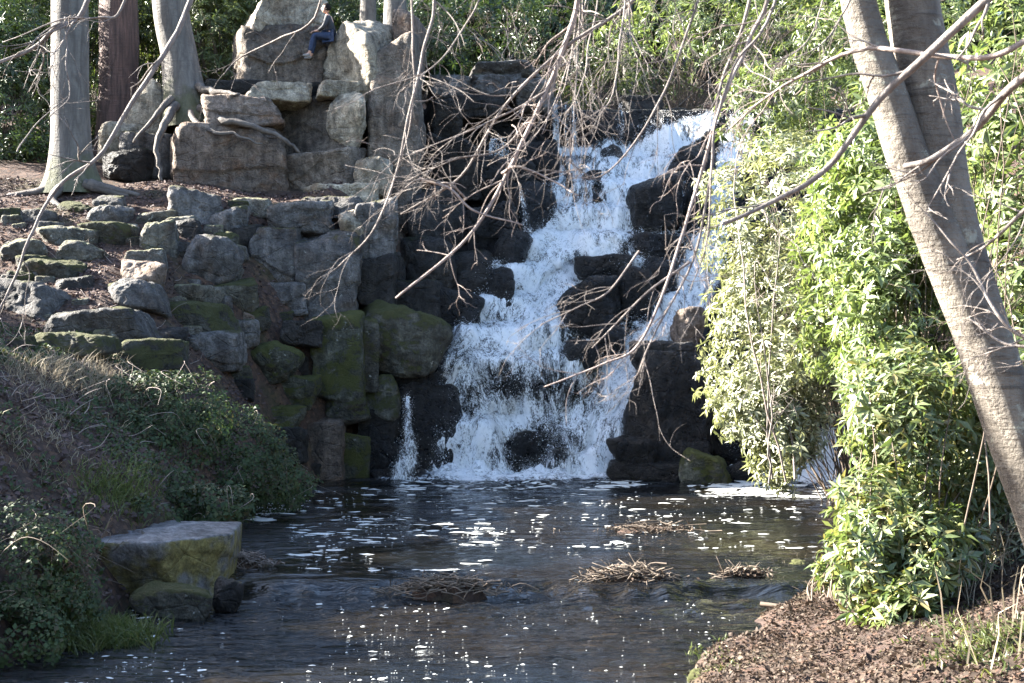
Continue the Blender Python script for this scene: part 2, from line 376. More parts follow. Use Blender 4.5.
# ------------------------------------------------------------------ rock shapes
def cube_sphere(n):
    u = np.tan(np.linspace(-1, 1, n + 1) * math.pi / 4); a, b = np.meshgrid(u, u, indexing='ij'); o = np.ones_like(a)
    Vs, Q, off = [], [], 0
    for f in ((o, a, b), (-o, b, a), (b, o, a), (a, -o, b), (a, b, o), (b, a, -o)):
        v = np.stack(f, -1).reshape(-1, 3); i = np.arange(n)[:, None] * (n + 1); j = np.arange(n)[None]
        q = np.stack([i + j, i + n + 1 + j, i + n + 2 + j, i + j + 1], -1).reshape(-1, 4)
        Vs.append(v); Q.append(q + off); off += len(v)
    V = np.vstack(Vs); Q = np.vstack(Q)
    key = np.round(V * 1e5).astype(np.int64); _, idx, inv = np.unique(key, axis=0, return_index=True, return_inverse=True)
    V = V[idx]; Q = inv.reshape(-1)[Q]
    return V / np.linalg.norm(V, axis=1)[:, None], Q
_CS = {}
KINDS = {'flat': (10, 9, .13, .14), 'hump': (9, 11, .14, .2), 'round': (8, 12, .16, .22), 'block': (20, 5, .10, .09), 'slab': (13, 6, .13, .12), 'dome': (7, 6, .13, .2), 'wedge': (14, 7, .13, .16)}
def rock_verts(dims, kind, seed, n=18, tilt=0.0, na_=None, planes=None):
    if n not in _CS: _CS[n] = cube_sphere(n)
    D, Q = _CS[n]; r = np.random.default_rng(seed); p, ch, na, jit = KINDS[kind]; na = na_ or na
    pl = []
    for ax in range(3):
        for s in (-1, 1):
            nn = np.zeros(3); nn[ax] = s; nn += r.normal(0, jit, 3) * (.5 if (ax == 2 and s > 0 and kind == 'slab') else 1)
            if ax == 2 and s > 0 and tilt: nn[0] += tilt
            nn /= np.linalg.norm(nn); pl.append((nn, .82 + .18 * r.random()))
    for _ in range(ch):
        nn = r.normal(0, 1, 3); nn[2] = abs(nn[2]) * .8 + .1 if kind in ('dome',) else nn[2]; nn /= np.linalg.norm(nn)
        pl.append((nn, (.92 if kind in ('round', 'dome') else 1.2) + .2 * r.random()))
    if planes: pl = [(np.array(q_[:3]) / np.linalg.norm(q_[:3]), q_[3]) for q_ in planes]; p = 34
    s = 0
    for nn, h in pl: s = s + np.maximum(D @ nn, 0) ** p / h ** p
    R = s ** (-1 / p)
    V = D * R[:, None]
    dm = np.array(dims); V = V * dm / 2
    sc = 1 / max(.25, float(dm.min()))
    o = r.random(3) * 100
    dsp = na * dm.min() * (fbm(V * sc * 1.6 + o, 5, .58) * 1.0 - .55 * np.abs(fbm(V * sc * 3.2 + o + 9, 4, .6)))
    strata = .018 * dm.min() * np.sign(np.sin(V[:, 2] * 9 / max(.5, dm[2]) + 3 * vnoise(V * sc + o)))
    V = V + D * (dsp + strata * (kind in ('block', 'slab')))[:, None]
    mn, mx = V.min(0), V.max(0); V = (V - (mn + mx) / 2) / (mx - mn) * dm
    return V, Q
_seed = [100]
ROCKS = {}
def rock(px, py, w, h, kind, mat, label, Y=None, d=None, rot=None, tilt=0.0, n=None, sink=None, name='boulder', cat='boulder', group=None, seed=None, back=.42, grow=1.0, na=None, planes=None):
    _seed[0] += 1; sd = seed or _seed[0]; w, h = w * grow, h * (1 + (grow - 1) * .8)
    if Y is None: Y = ray_hit(px, py + h / 2)
    Wd, Hd = w * Y / F, h * Y / F; Dd = d or max(.3, Wd * .75)
    sk = (.22 * Hd + .08) if sink is None else sink
    r = np.random.default_rng(sd); ang = (r.random() - .5) * .5 if rot is None else rot
    V, Q = rock_verts((Wd, Dd, Hd + sk), kind, sd, n or (18 if w < 45 else 30 if w < 90 else 44), tilt, na, planes)
    c, s = math.cos(ang), math.sin(ang); x = V[:, 0] * c - V[:, 1] * s; y = V[:, 0] * s + V[:, 1] * c
    k = Wd / (x.max() - x.min()); V = np.stack([x * k, y, V[:, 2] + (Hd + sk) / 2], -1)
    base = P(px, py + h / 2, Y); base[1] += Dd * back; base[2] -= sk
    mb = MB(); mb.add(V + base, Q); o = mb.build(name, M[mat], loc=base)
    ROCKS[label] = (o, V + base)
    return tag(o, label, cat, group)

# ------------------------------------------------------------------ cliff behind the falls
PZ = np.array([-.5, 1.3, 1.42, 2.6, 2.78, 3.3, 3.42, 4.0, 4.12, 4.75, 4.88, 5.5, 5.62, 6.2, 6.32, 6.9, 7.02, 7.5, 7.7, 7.9, 9.05, 9.1, 9.1])
PY = np.array([29.95, 30.05, 30.6, 30.75, 31.3, 31.4, 31.9, 32.0, 32.6, 32.7, 33.3, 33.4, 34.1, 34.2, 34.8, 34.9, 35.5, 35.6, 36.4, 36.5, 36.6, 36.9, 41])
PS = np.concatenate([[0], np.cumsum(np.hypot(np.diff(PZ), np.diff(PY)))])
def bed(X, s):
    top = sstep(PS[-1] - 5.5, PS[-1] - 4.6, s); bot = sstep(0, 1.0, s)
    sh = (.75 * vnoise(p3(X * .8, s * .35, 5)) + .45 * vnoise(p3(X * 2.0, s * .6, 8)) + .16 * vnoise(p3(X * 5.5, s * 1.2, 18))) * bot * (1 - top)
    s2 = np.clip(s + sh, 0, PS[-1])
    y = np.interp(s2, PS, PY); z = np.interp(s2, PS, PZ)
    kk = (.25 + .55 * sstep(-.3, .4, vnoise(p3(X * .9, s * .5, 33)))) * (1 - top) * bot
    y = y + kk * (np.interp(s2, PS[::4], PY[::4]) - y); z = z + kk * (np.interp(s2, PS[::4], PZ[::4]) - z)
    y = y + (.30 * vnoise(p3(X * .7, s * .5, 2)) + .15 * vnoise(p3(X * 2.1, s * 1.6, 12))) * (1 - top * .6)
    return y, z
cx = np.arange(-3.6, 11, .06); cs = np.concatenate([np.arange(0, PS[-1] - 4.2, .06), np.linspace(PS[-1] - 4.2, PS[-1], 12)])
CX, CS_ = np.meshgrid(cx, cs); by, bz = bed(CX, CS_)
cell = np.floor(CX / .75 + .3 * np.floor(CS_ / .6)); blk = _hash(cell.astype(np.int64), np.floor(CS_ / .6).astype(np.int64), np.zeros(CX.shape, np.int64))
by2 = by + .12 + .16 * blk + .07 * fbm(p3(CX * 2.5, bz * 2.5, by), 4); bz2 = bz - .05 + .05 * fbm(p3(CX * 2, bz * 2, by + 40), 3)
m = MB(); m.grid(p3(CX, by2, bz2)); tag(m.build('cliff', M['wet']), kind='structure')

# ------------------------------------------------------------------ waterfall
def to_px(V):
    return 512 + V[..., 0] / V[..., 1] * F, 341.5 - (V[..., 2] - CAMZ) / V[..., 1] * F
STREAMS = [
    (.40, [(665, 150, 40), (650, 230, 60), (630, 300, 65), (610, 380, 55), (560, 440, 75), (540, 486, 95)]), (.36, [(560, 160, 14), (545, 240, 24), (495, 310, 34), (460, 380, 26), (455, 486, 34)]),
    (1.10, [(712, 118, 8), (672, 140, 18), (640, 172, 26), (602, 220, 36), (560, 262, 46), (522, 305, 52), (505, 345, 50), (500, 395, 46), (480, 440, 42), (478, 486, 46)]),
    (.85, [(520, 330, 30), (540, 350, 40), (560, 395, 45), (560, 430, 50), (560, 486, 62)]),
    (.80, [(555, 106, 3), (557, 150, 4), (560, 200, 9), (585, 225, 22)]),
    (.62, [(573, 106, 2), (575, 148, 3)]), (.5, [(566, 106, 2), (567, 148, 2)]), (.45, [(620, 106, 3), (622, 148, 4)]),
    (.95, [(560, 152, 5), (585, 151, 5), (612, 153, 7), (645, 152, 12)]),
    (.85, [(610, 153, 16), (592, 185, 22), (578, 225, 26)]),
    (.72, [(575, 165, 10), (600, 185, 12), (610, 205, 12)]),
    (.95, [(742, 122, 13), (720, 190, 14), (706, 255, 22), (690, 295, 24), (658, 335, 20), (628, 365, 26), (606, 405, 24), (598, 440, 26), (600, 486, 26)]),
    (.72, [(462, 325, 8), (454, 360, 10), (448, 400, 11), (446, 440, 12), (448, 486, 16)]),
    (.62, [(640, 245, 10), (625, 270, 14), (640, 300, 10), (640, 330, 12)]),
    (.55, [(610, 330, 14), (590, 372, 20)]),
    (.60, [(725, 400, 8), (722, 425, 10), (735, 445, 10)]),
]
HOLES = [(522, 452, 32, 22, .62), (530, 388, 40, 16, .5), (502, 378, 22, 26, .4), (560, 440, 22, 16, .35), (470, 405, 14, 20, .35), (585, 395, 18, 14, .35), (475, 352, 16, 14, .3), (545, 330, 20, 10, .25), (600, 190, 12, 10, .4), (497, 318, 14, 9, .3), (560, 285, 14, 8, .3)]
def density(px, py, streams=STREAMS):
    D = np.zeros(px.shape)
    for a, pts in streams:
        for (x0, y0, w0), (x1, y1, w1) in zip(pts[:-1], pts[1:]):
            dx, dy = x1 - x0, y1 - y0; t = np.clip(((px - x0) * dx + (py - y0) * dy) / (dx * dx + dy * dy), 0, 1)
            dd = np.hypot(px - x0 - t * dx, py - y0 - t * dy) / (w0 + t * (w1 - w0))
            D = np.maximum(D, a * (1 - sstep(.55, 1.35, dd)))
    for hx, hy, rx, ry, a in HOLES: D = D - a * np.exp(-((px - hx) / rx) ** 2 - ((py - hy) / ry) ** 2) * (D > .02)
    return np.clip(D, 0, 1)
def drops(n, V, Dn, r, out=.15, size=(.002, .0065)):
    w = (Dn.ravel() * (Dn.ravel() > .25)); w = w / w.sum(); idx = r.choice(len(w), n, p=w); c = V.reshape(-1, 3)[idx]
    c = c + np.stack([r.normal(0, .05, n), -np.abs(r.normal(0, out, n)), r.normal(-.02, .07, n)], -1)
    s = r.uniform(*size, n) * (1 + (r.random(n) < .05)); st = .8 + r.random(n) * .8
    o = np.array([[1, 0, 0], [-1, 0, 0], [0, 1, 0], [0, -1, 0], [0, 0, 1], [0, 0, -1]], float)
    v = c[:, None] + o[None] * s[:, None, None] * np.stack([np.ones(n), np.ones(n), st], -1)[:, None]
    f = np.array([[0, 2, 4], [2, 1, 4], [1, 3, 4], [3, 0, 4], [2, 0, 5], [1, 2, 5], [3, 1, 5], [0, 3, 5]])
    t = (f[None] + 6 * np.arange(n)[:, None, None]).reshape(-1, 3)
    return v.reshape(-1, 3), t
def sheet(X, s, streams, lift=.07, amp=.09):
    y, z = bed(X, s); V = p3(X, y, z)
    gy_, gx_ = np.gradient(y), None
    nrm = p3(np.zeros(X.shape), -np.gradient(z, axis=0), np.gradient(y, axis=0)); nrm /= np.linalg.norm(nrm, axis=-1)[..., None] + 1e-9
    ns = fbm(p3(X * 3.2, s * 1.5, 3), 4) + .5 * np.abs(fbm(p3(X * 11, s * 5, 7), 3))
    V = V + nrm * (lift + amp * ns)[..., None]
    px, py = to_px(V)
    return V, density(px, py, streams)
def emit_sheet(name, V, Dn, X, s, parent, keep=.06):
    a, b = X.shape; i = np.arange(a - 1)[:, None] * b; j = np.arange(b - 1)[None]
    q = np.stack([i + j, i + j + 1, i + b + j + 1, i + b + j], -1).reshape(-1, 4)
    q = q[(Dn.ravel()[q] > keep).any(1)]
    used, inv = np.unique(q, return_inverse=True)
    mb = MB(); mb.add(V.reshape(-1, 3)[used], inv.reshape(-1, 4))
    fl = p3(X, s, V[..., 1] * .3).reshape(-1, 3)[used]
    return mb.build(name, M['fall'], parent, attrs={'foaminess': ('FLOAT', Dn.ravel()[used]), 'flow': ('FLOAT_VECTOR', fl)})

fx = np.arange(-2.2, 6.6, .04); fs = np.arange(.3, PS[-1] - 3.6, .04); FX, FS = np.meshgrid(fx, fs)
wf = thing('waterfall', (0, 0, 0), 'broad white cascade tumbling down dark stepped rocks into the pool', 'waterfall')
V, Dn = sheet(FX, FS, STREAMS); emit_sheet('cascade', V, Dn, FX, FS, wf)
r = np.random.default_rng(5)
mb = MB(); v, t = drops(34000, V, Dn * (Dn < .95), r); mb.add(v, None, t); v, t = drops(22000, V, Dn, r, .12); mb.add(v, None, t)
tag(mb.build('spray', M['spray'], wf, smooth=True), kind='stuff')

def veil(name, label, pts, Y, spread, dens, nd, parent=None, cat='waterfall', drop=.25):
    """falling strand: centre line in px, widening, ballistic bulge towards the viewer"""
    ln = smooth_line(np.array([(a, b, 0) for a, b in pts]), 10); n = len(ln); u = np.linspace(-1, 1, 21); tt = np.linspace(0, 1, n)
    wpx = np.interp(tt, np.linspace(0, 1, len(spread)), spread)
    px = ln[:, 0][:, None] + u[None] * wpx[:, None]; py = np.broadcast_to(ln[:, 1][:, None], px.shape)
    Yv = Y - drop * np.sqrt(tt)[:, None] - .10 * (1 - u[None] ** 2) + .06 * fbm(p3(px * .15, py * .05), 3)
    V = np.stack([(px - 512) / F * Yv, Yv, CAMZ + (341.5 - py) / F * Yv], -1)
    D = dens * (1 - sstep(.35, 1.05, np.abs(u)))[None] * np.ones((n, 1)); X = V[..., 0]; s = -V[..., 2]
    o = emit_sheet('strand', V, D, X, s, parent, 0.0)
    if nd:
        mb = MB(); v, t = drops(nd, V, np.maximum(D, .3), np.random.default_rng(int(pts[0][0])), .1); mb.add(v, None, t)
        tag(mb.build('spray', M['spray'], parent), kind='stuff')
    return o
tr = thing('trickle', (0, 0, 0), 'thin trickle fanning out over dark rock left of the main cascade foot', 'waterfall')
veil('strand', None, [(408, 396), (408, 425), (408, 450), (406, 482)], 29.55, [3, 5, 14, 22], .68, 900, tr)
tr = thing('trickle', (0, 0, 0), 'faint water veil on the dark ledge high left of the cascade top', 'waterfall')
veil('strand', None, [(498, 138), (498, 150), (497, 164)], 35.0, [12, 14, 15], .55, 150, tr, drop=.08)
tr = thing('trickle', (0, 0, 0), 'single narrow strand between the black rocks left of the cascade', 'waterfall')
veil('strand', None, [(521, 190), (524, 208), (528, 232)], 33.2, [3, 4, 7], .62, 100, tr, drop=.1)
# second fall behind the shrubs
ST2 = [(1.0, [(905, 395, 22), (870, 425, 26), (845, 450, 28), (828, 486, 34)]), (.9, [(800, 470, 10), (815, 486, 20)])]
fx2 = np.arange(5.4, 9.2, .04); fs2 = np.arange(.3, 4.2, .04); FX2, FS2 = np.meshgrid(fx2, fs2)
wf2 = thing('waterfall', (6.5, 29.9, 0), 'small sunlit white fall half hidden behind the right bank shrubs', 'waterfall')
V, Dn = sheet(FX2, FS2, ST2); o = emit_sheet('cascade', V, Dn, FX2, FS2, None); o.parent = wf2; o.location = (-6.5, -29.9, 0)
mb = MB(); v, t = drops(2500, V, Dn, r); mb.add(v, None, t); o = mb.build('spray', M['spray'], wf2); o.location = (-6.5, -29.9, 0); tag(o, kind='stuff')

# churned foam at the foot of the falls
def foot(x0, x1, y0, y1, amp, dens, seed):
    X, Y = np.meshgrid(np.arange(x0, x1, .05), np.arange(y0, y1, .05))
    u = (X - x0) / (x1 - x0); v = (Y - y0) / (y1 - y0)
    e = np.minimum(1, 4 * u * (1 - u) * 1.6) * sstep(0, .6, v)
    z = .15 + amp * e * (v ** 2) * (.6 + .8 * fbm(p3(X * 3, Y * 3, seed), 4)) + .02 * fbm(p3(X * 9, Y * 9, seed), 2)
    return p3(X, Y, z), dens * e, X, Y
fm = []
for k, a in enumerate([(-2.4, 2.8, 28.3, 30.15, .42, .95), (-2.9, -1.6, 29.0, 29.7, .12, .7), (3.9, 8.4, 27.9, 30.1, .3, 1.0), (2.4, 4.4, 28.9, 29.8, .06, .6)]):
    V, D, X, Y = foot(*a, k * 7)
    mb = MB(); mb.grid(V)
    o = mb.build('churned_foam', M['fall'], attrs={'foaminess': ('FLOAT', D.ravel()), 'flow': ('FLOAT_VECTOR', p3(X * .5, Y * .9, V[..., 2]).reshape(-1, 3))})
    tag(o, kind='stuff')
    o['label'] = ['white churned foam along the foot of the main cascade', 'thin foam under the trickle beside the cascade', 'bright foam below the sunlit right hand fall', 'foam patch in front of the black block'][k]; o['category'] = 'foam'

# floating foam flecks
def flecks(n, fn, smin, smax, seed):
    r = np.random.default_rng(seed); mb = MB(); k = 0; cl = []
    while k < n:
        px, py = fn(r); Y = CAMZ * F / (py - 341.5); X = (px - 512) / F * Y
        if vnoise(p3(X * .9 + 31, Y * .7, seed)) + .5 * vnoise(p3(X * 3, Y * 2, seed + 3)) < r.normal(.0, .3): continue
        if terrain(X, Y) > -.1: continue
        k += 1; s = smin + (smax - smin) * r.random() ** 4; m_ = 9; a = np.arange(m_) * 2 * math.pi / m_
        rr = s * (.6 + .55 * r.random(m_)); ca = r.random() * .6 - .3; ex = 1 + 1.0 * r.random()
        x = rr * np.cos(a) * ex; y = rr * np.sin(a) * .8
        x, y = x * math.cos(ca) - y * math.sin(ca), x * math.sin(ca) + y * math.cos(ca)
        zz = pool_z(X + x, Y + y) + .012; z0 = float(pool_z(np.array(X), np.array(Y)))
        v = np.vstack([p3(X + x, Y + y, zz - .006), [[X, Y, z0 + .014]]])
        mb.add(v, None, [[i, (i + 1) % m_, m_] for i in range(m_)])
    return mb
mb = flecks(360, lambda r: (r.uniform(290, 500), r.uniform(495, 585)), .008, .12, 3)
q = flecks(240, lambda r: (r.uniform(60, 500), r.uniform(600, 690)), .004, .035, 5); mb.add(np.vstack(q.v), None, np.vstack(q.t))
q = flecks(240, lambda r: (r.uniform(480, 830), r.uniform(490, 560)), .012, .10, 8); mb.add(np.vstack(q.v), None, np.vstack(q.t))
q = flecks(70, lambda r: (r.uniform(500, 740), r.uniform(600, 683)), .004, .02, 9); mb.add(np.vstack(q.v), None, np.vstack(q.t))
q = flecks(60, lambda r: (135 + r.normal(0, 10), r.uniform(595, 640)), .01, .07, 11); mb.add(np.vstack(q.v), None, np.vstack(q.t))
q = flecks(60, lambda r: (262 + r.normal(0, 12), r.uniform(512, 530)), .03, .16, 13); mb.add(np.vstack(q.v), None, np.vstack(q.t))
q = flecks(260, lambda r: (r.uniform(690, 835), r.uniform(487, 506)), .03, .22, 15); mb.add(np.vstack(q.v), None, np.vstack(q.t))
q = flecks(150, lambda r: (r.uniform(400, 640), r.uniform(485, 498)), .03, .16, 17); mb.add(np.vstack(q.v), None, np.vstack(q.t))
tag(mb.build('foam', M['foam']), 'white foam flecks drifting on the dark pool', 'foam', kind='stuff')

# ------------------------------------------------------------------ boulders
GB = 'boulders on the left slope'; GO = 'blocks of the sandstone outcrop'; GW = 'wet rocks beside and inside the falls'; GM = 'mossy rocks at the left foot of the cliff'
# --- sandstone outcrop, upper left
def R(*a, **k): return rock(*a, **k)
R(222, 166, 128, 78, 'block', 'brown', 'huge reddish brown sandstone block under the roots of the rock top tree', Y=33.2, d=3, group=GO, grow=1.18, sink=.4, rot=.1)
R(312, 128, 92, 72, 'block', 'outcrop', 'dark grey outcrop block below the seated person', Y=33.9, d=3, group=GO, grow=1.18)
R(322, 170, 92, 44, 'block', 'outcrop', 'low grey outcrop block under the dark one, right of the reddish block', Y=33.4, d=3, group=GO, grow=1.18)
R(237, 107, 74, 26, 'slab', 'brown', 'rust brown lens shaped stone wedged above the reddish block', Y=33.3, d=2, group=GO, grow=1.18)
R(276, 87, 54, 18, 'slab', 'pale', 'small flat pale slab lying under the top boulder', Y=33.6, d=1.6, group=GO, grow=1.18)
R(262, 98, 130, 34, 'block', 'dark', 'shadowed rock course behind the rust brown stone', Y=34.4, d=3, group=GO, grow=1.18)
R(272, 50, 98, 58, 'block', 'outcrop', 'large grey boulder crowning the outcrop left of the person', Y=34.6, d=3, group=GO, grow=1.18, rot=.15)
R(276, 14, 82, 34, 'block', 'pale', 'upper pale edged block stacked on the crowning grey boulder', Y=35.0, d=2.2, group=GO, grow=1.18, rot=.4)
R(364, 57, 88, 82, 'wedge', 'pale', 'bright sunlit pale boulder the person sits on', Y=34.2, d=3.2, group=GO, grow=1.18, seed=901, rot=-.5, tilt=-.8)
R(340, 86, 58, 16, 'slab', 'pale', 'thin pale slab under the sunlit boulder', Y=33.8, d=2, group=GO, grow=1.18)
R(391, 112, 58, 150, 'block', 'outcrop', 'tall grey rock pillar at the right end of the outcrop', Y=33.8, d=3, group=GO, grow=1.18, rot=.1)
R(409, 38, 26, 54, 'block', 'brown', 'brown block standing on top of the grey pillar', Y=34.8, d=2, group=GO, grow=1.18)
R(347, 112, 36, 44, 'round', 'pale', 'pitted pale mossy lump below the sunlit boulder', Y=33.3, d=1, group=GO, grow=1.18)
R(372, 172, 34, 30, 'dome', 'pale', 'small dome of pale stone at the foot of the pillar', Y=32.6, group=GO, grow=1.18)
R(340, 190, 70, 16, 'slab', 'pale', 'flat pale ledge at the foot of the outcrop', Y=32.4, d=1.4, group=GO, grow=1.18)
R(330, 204, 60, 18, 'slab', 'grey', 'thin grey slab under the pale ledge', Y=31.8, d=1.4, group=GO, grow=1.18)
R(142, 108, 36, 56, 'round', 'pale', 'bleached upright stone at the left end of the outcrop', Y=34.2, group=GO, grow=1.18, seed=77)
R(117, 136, 40, 28, 'round', 'pale', 'bleached low stone left of the upright bleached one', Y=33.8, group=GO, grow=1.18)
R(145, 150, 50, 34, 'wedge', 'grey', 'grey wedge of rock below the bleached stones', Y=33.6, group=GO, grow=1.18)
R(126, 160, 46, 24, 'round', 'dark', 'dark low rock beside the reddish block', Y=33.3, group=GO, grow=1.18)
# --- terrace behind the lip
GT = 'layered rocks above the falls'
for a in [(448, 84, 56, 26, 'flat grey layer rock right of the pillar'), (492, 80, 62, 22, 'middle flat rock layer above the falls'), (470, 104, 70, 24, 'lower flat rock layer left of the cascade lip'), (530, 90, 50, 26, 'dark flat rock just left of the cascade lip'), (440, 118, 50, 40, 'square shaded rock right of the pillar foot'), (510, 66, 80, 14, 'uppermost thin rock layer above the falls')]:
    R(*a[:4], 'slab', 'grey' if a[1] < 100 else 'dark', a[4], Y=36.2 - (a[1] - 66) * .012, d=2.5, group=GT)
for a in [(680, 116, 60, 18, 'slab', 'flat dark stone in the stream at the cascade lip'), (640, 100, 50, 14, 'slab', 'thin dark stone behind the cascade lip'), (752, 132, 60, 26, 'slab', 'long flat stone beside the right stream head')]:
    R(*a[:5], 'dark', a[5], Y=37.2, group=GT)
# --- left dark wall of the falls
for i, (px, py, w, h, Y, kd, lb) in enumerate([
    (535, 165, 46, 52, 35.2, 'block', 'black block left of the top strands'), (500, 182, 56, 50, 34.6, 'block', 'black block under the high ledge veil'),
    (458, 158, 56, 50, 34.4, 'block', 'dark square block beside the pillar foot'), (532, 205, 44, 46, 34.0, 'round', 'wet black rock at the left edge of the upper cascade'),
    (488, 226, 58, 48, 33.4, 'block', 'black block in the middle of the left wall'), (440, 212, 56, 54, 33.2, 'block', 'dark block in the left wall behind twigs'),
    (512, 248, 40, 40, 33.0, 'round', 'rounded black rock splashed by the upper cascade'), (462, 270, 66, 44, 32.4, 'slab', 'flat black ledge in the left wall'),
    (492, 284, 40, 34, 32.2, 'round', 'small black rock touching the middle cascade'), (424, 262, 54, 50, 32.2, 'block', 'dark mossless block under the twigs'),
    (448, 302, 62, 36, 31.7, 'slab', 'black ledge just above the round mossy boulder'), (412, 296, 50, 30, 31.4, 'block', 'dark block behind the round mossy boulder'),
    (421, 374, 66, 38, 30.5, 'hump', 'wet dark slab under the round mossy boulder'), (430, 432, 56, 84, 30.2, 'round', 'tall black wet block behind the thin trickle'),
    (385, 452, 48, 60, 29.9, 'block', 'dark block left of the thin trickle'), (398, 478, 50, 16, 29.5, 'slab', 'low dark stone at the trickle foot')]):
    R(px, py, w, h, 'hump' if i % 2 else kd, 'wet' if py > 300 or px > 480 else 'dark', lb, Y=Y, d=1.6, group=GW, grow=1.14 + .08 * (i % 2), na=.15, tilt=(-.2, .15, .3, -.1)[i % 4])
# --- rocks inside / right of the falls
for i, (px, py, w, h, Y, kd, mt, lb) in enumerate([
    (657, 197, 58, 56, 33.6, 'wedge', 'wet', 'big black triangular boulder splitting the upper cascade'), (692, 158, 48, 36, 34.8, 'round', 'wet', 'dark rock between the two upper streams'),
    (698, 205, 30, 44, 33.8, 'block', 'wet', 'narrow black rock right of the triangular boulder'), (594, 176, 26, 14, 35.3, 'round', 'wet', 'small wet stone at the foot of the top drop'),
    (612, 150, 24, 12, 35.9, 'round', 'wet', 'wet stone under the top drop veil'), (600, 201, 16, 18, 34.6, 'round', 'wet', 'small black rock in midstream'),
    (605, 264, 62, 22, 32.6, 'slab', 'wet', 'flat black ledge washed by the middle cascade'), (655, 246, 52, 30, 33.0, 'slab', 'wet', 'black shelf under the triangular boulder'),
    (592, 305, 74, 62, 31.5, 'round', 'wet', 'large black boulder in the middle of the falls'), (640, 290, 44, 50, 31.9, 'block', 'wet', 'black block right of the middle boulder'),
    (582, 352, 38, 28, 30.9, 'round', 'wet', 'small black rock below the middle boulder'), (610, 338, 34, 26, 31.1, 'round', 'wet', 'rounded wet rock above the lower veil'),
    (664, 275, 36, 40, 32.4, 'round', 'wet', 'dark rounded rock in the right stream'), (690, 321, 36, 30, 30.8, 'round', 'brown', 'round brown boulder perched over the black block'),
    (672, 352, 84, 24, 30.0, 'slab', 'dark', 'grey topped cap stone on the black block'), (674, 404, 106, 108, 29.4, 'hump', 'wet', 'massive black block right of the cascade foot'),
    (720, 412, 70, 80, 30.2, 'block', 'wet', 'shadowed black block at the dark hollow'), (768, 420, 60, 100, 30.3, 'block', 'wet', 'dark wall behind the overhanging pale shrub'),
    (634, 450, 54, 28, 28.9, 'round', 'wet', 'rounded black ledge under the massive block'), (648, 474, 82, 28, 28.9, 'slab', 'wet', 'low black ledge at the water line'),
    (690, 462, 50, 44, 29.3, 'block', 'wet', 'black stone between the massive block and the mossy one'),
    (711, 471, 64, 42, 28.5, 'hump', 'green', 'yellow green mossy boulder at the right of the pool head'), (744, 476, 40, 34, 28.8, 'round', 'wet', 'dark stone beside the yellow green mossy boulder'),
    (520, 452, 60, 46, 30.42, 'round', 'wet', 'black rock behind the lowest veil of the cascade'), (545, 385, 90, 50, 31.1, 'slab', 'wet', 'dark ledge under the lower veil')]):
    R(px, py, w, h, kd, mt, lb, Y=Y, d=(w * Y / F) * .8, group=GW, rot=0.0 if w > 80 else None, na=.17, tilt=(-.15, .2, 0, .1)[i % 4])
# --- cliff left of the falls, mossy foot
for (px, py, w, h, Y, kd, mt, lb) in [
    (297, 215, 64, 30, 31.0, 'slab', 'grey', 'grey cap stone over the square wall blocks'), (272, 256, 56, 54, 30.3, 'block', 'grey', 'square mossy grey wall block left of the big wall block'),
    (282, 294, 48, 30, 30.1, 'block', 'grey', 'low block under the square mossy wall block'), (328, 264, 62, 82, 30.3, 'block', 'grey', 'big tall weathered wall block above the tombstone rock'),
    (372, 226, 46, 58, 31.0, 'block', 'grey', 'grey wall block under the pillar'), (378, 276, 44, 48, 30.8, 'block', 'dark', 'darker wall block under the grey one'),
    (241, 243, 36, 44, 30.3, 'block', 'dark', 'dark narrow wall block beside the square mossy one'), (352, 222, 34, 30, 30.8, 'round', 'pale', 'pale mossy lump wedged between wall blocks'),
    (402, 330, 90, 58, 30.2, 'round', 'mossy', 'big round dark mossy boulder with a pale patch beside the cascade')]:
    R(px, py, w, h, kd, mt, lb, Y=Y, d=1.8, group=GM, rot=.05, grow=1.12)
for (px, py, w, h, Y, kd, mt, lb) in [
    (335, 352, 56, 82, 29.5, 'block', 'green', 'tombstone shaped green mossy rock with white lichen on top'), (362, 345, 34, 60, 29.9, 'block', 'mossy', 'mossy block behind the tombstone rock'),
    (290, 388, 56, 26, 29.0, 'slab', 'green', 'bright mossy stone step left of the tombstone rock'), (270, 416, 66, 22, 28.5, 'slab', 'green', 'flat mossy slab ledge above the bramble'),
    (276, 440, 60, 30, 28.4, 'block', 'dark', 'dark stone supporting the flat mossy slab'), (355, 460, 32, 52, 29.6, 'block', 'green', 'bright green mossy column at the water edge'),
    (322, 450, 42, 64, 29.2, 'block', 'brown', 'brown earthy rock left of the green column'), (346, 404, 44, 28, 29.5, 'round', 'mossy', 'low mossy rock below the tombstone rock'),
    (380, 392, 38, 34, 29.9, 'round', 'mossy', 'small mossy rock beside the wet dark slab'), (378, 425, 40, 34, 29.9, 'block', 'dark', 'dark rock under the small mossy one'),
    (272, 357, 56, 32, 28.6, 'round', 'green', 'bright moss covered hummock stone in the leaf litter'), (240, 330, 34, 22, 28.4, 'round', 'grey', 'small grey stone above the moss covered hummock'),
    (300, 330, 40, 20, 29.2, 'slab', 'dark', 'thin dark slab in the litter under the big wall block'), (230, 376, 44, 22, 27.6, 'slab', 'mossy', 'thin mossy slab at the top of the bramble')]:
    R(px, py, w, h, kd, mt, lb, Y=Y, group=GM, grow=1.06)
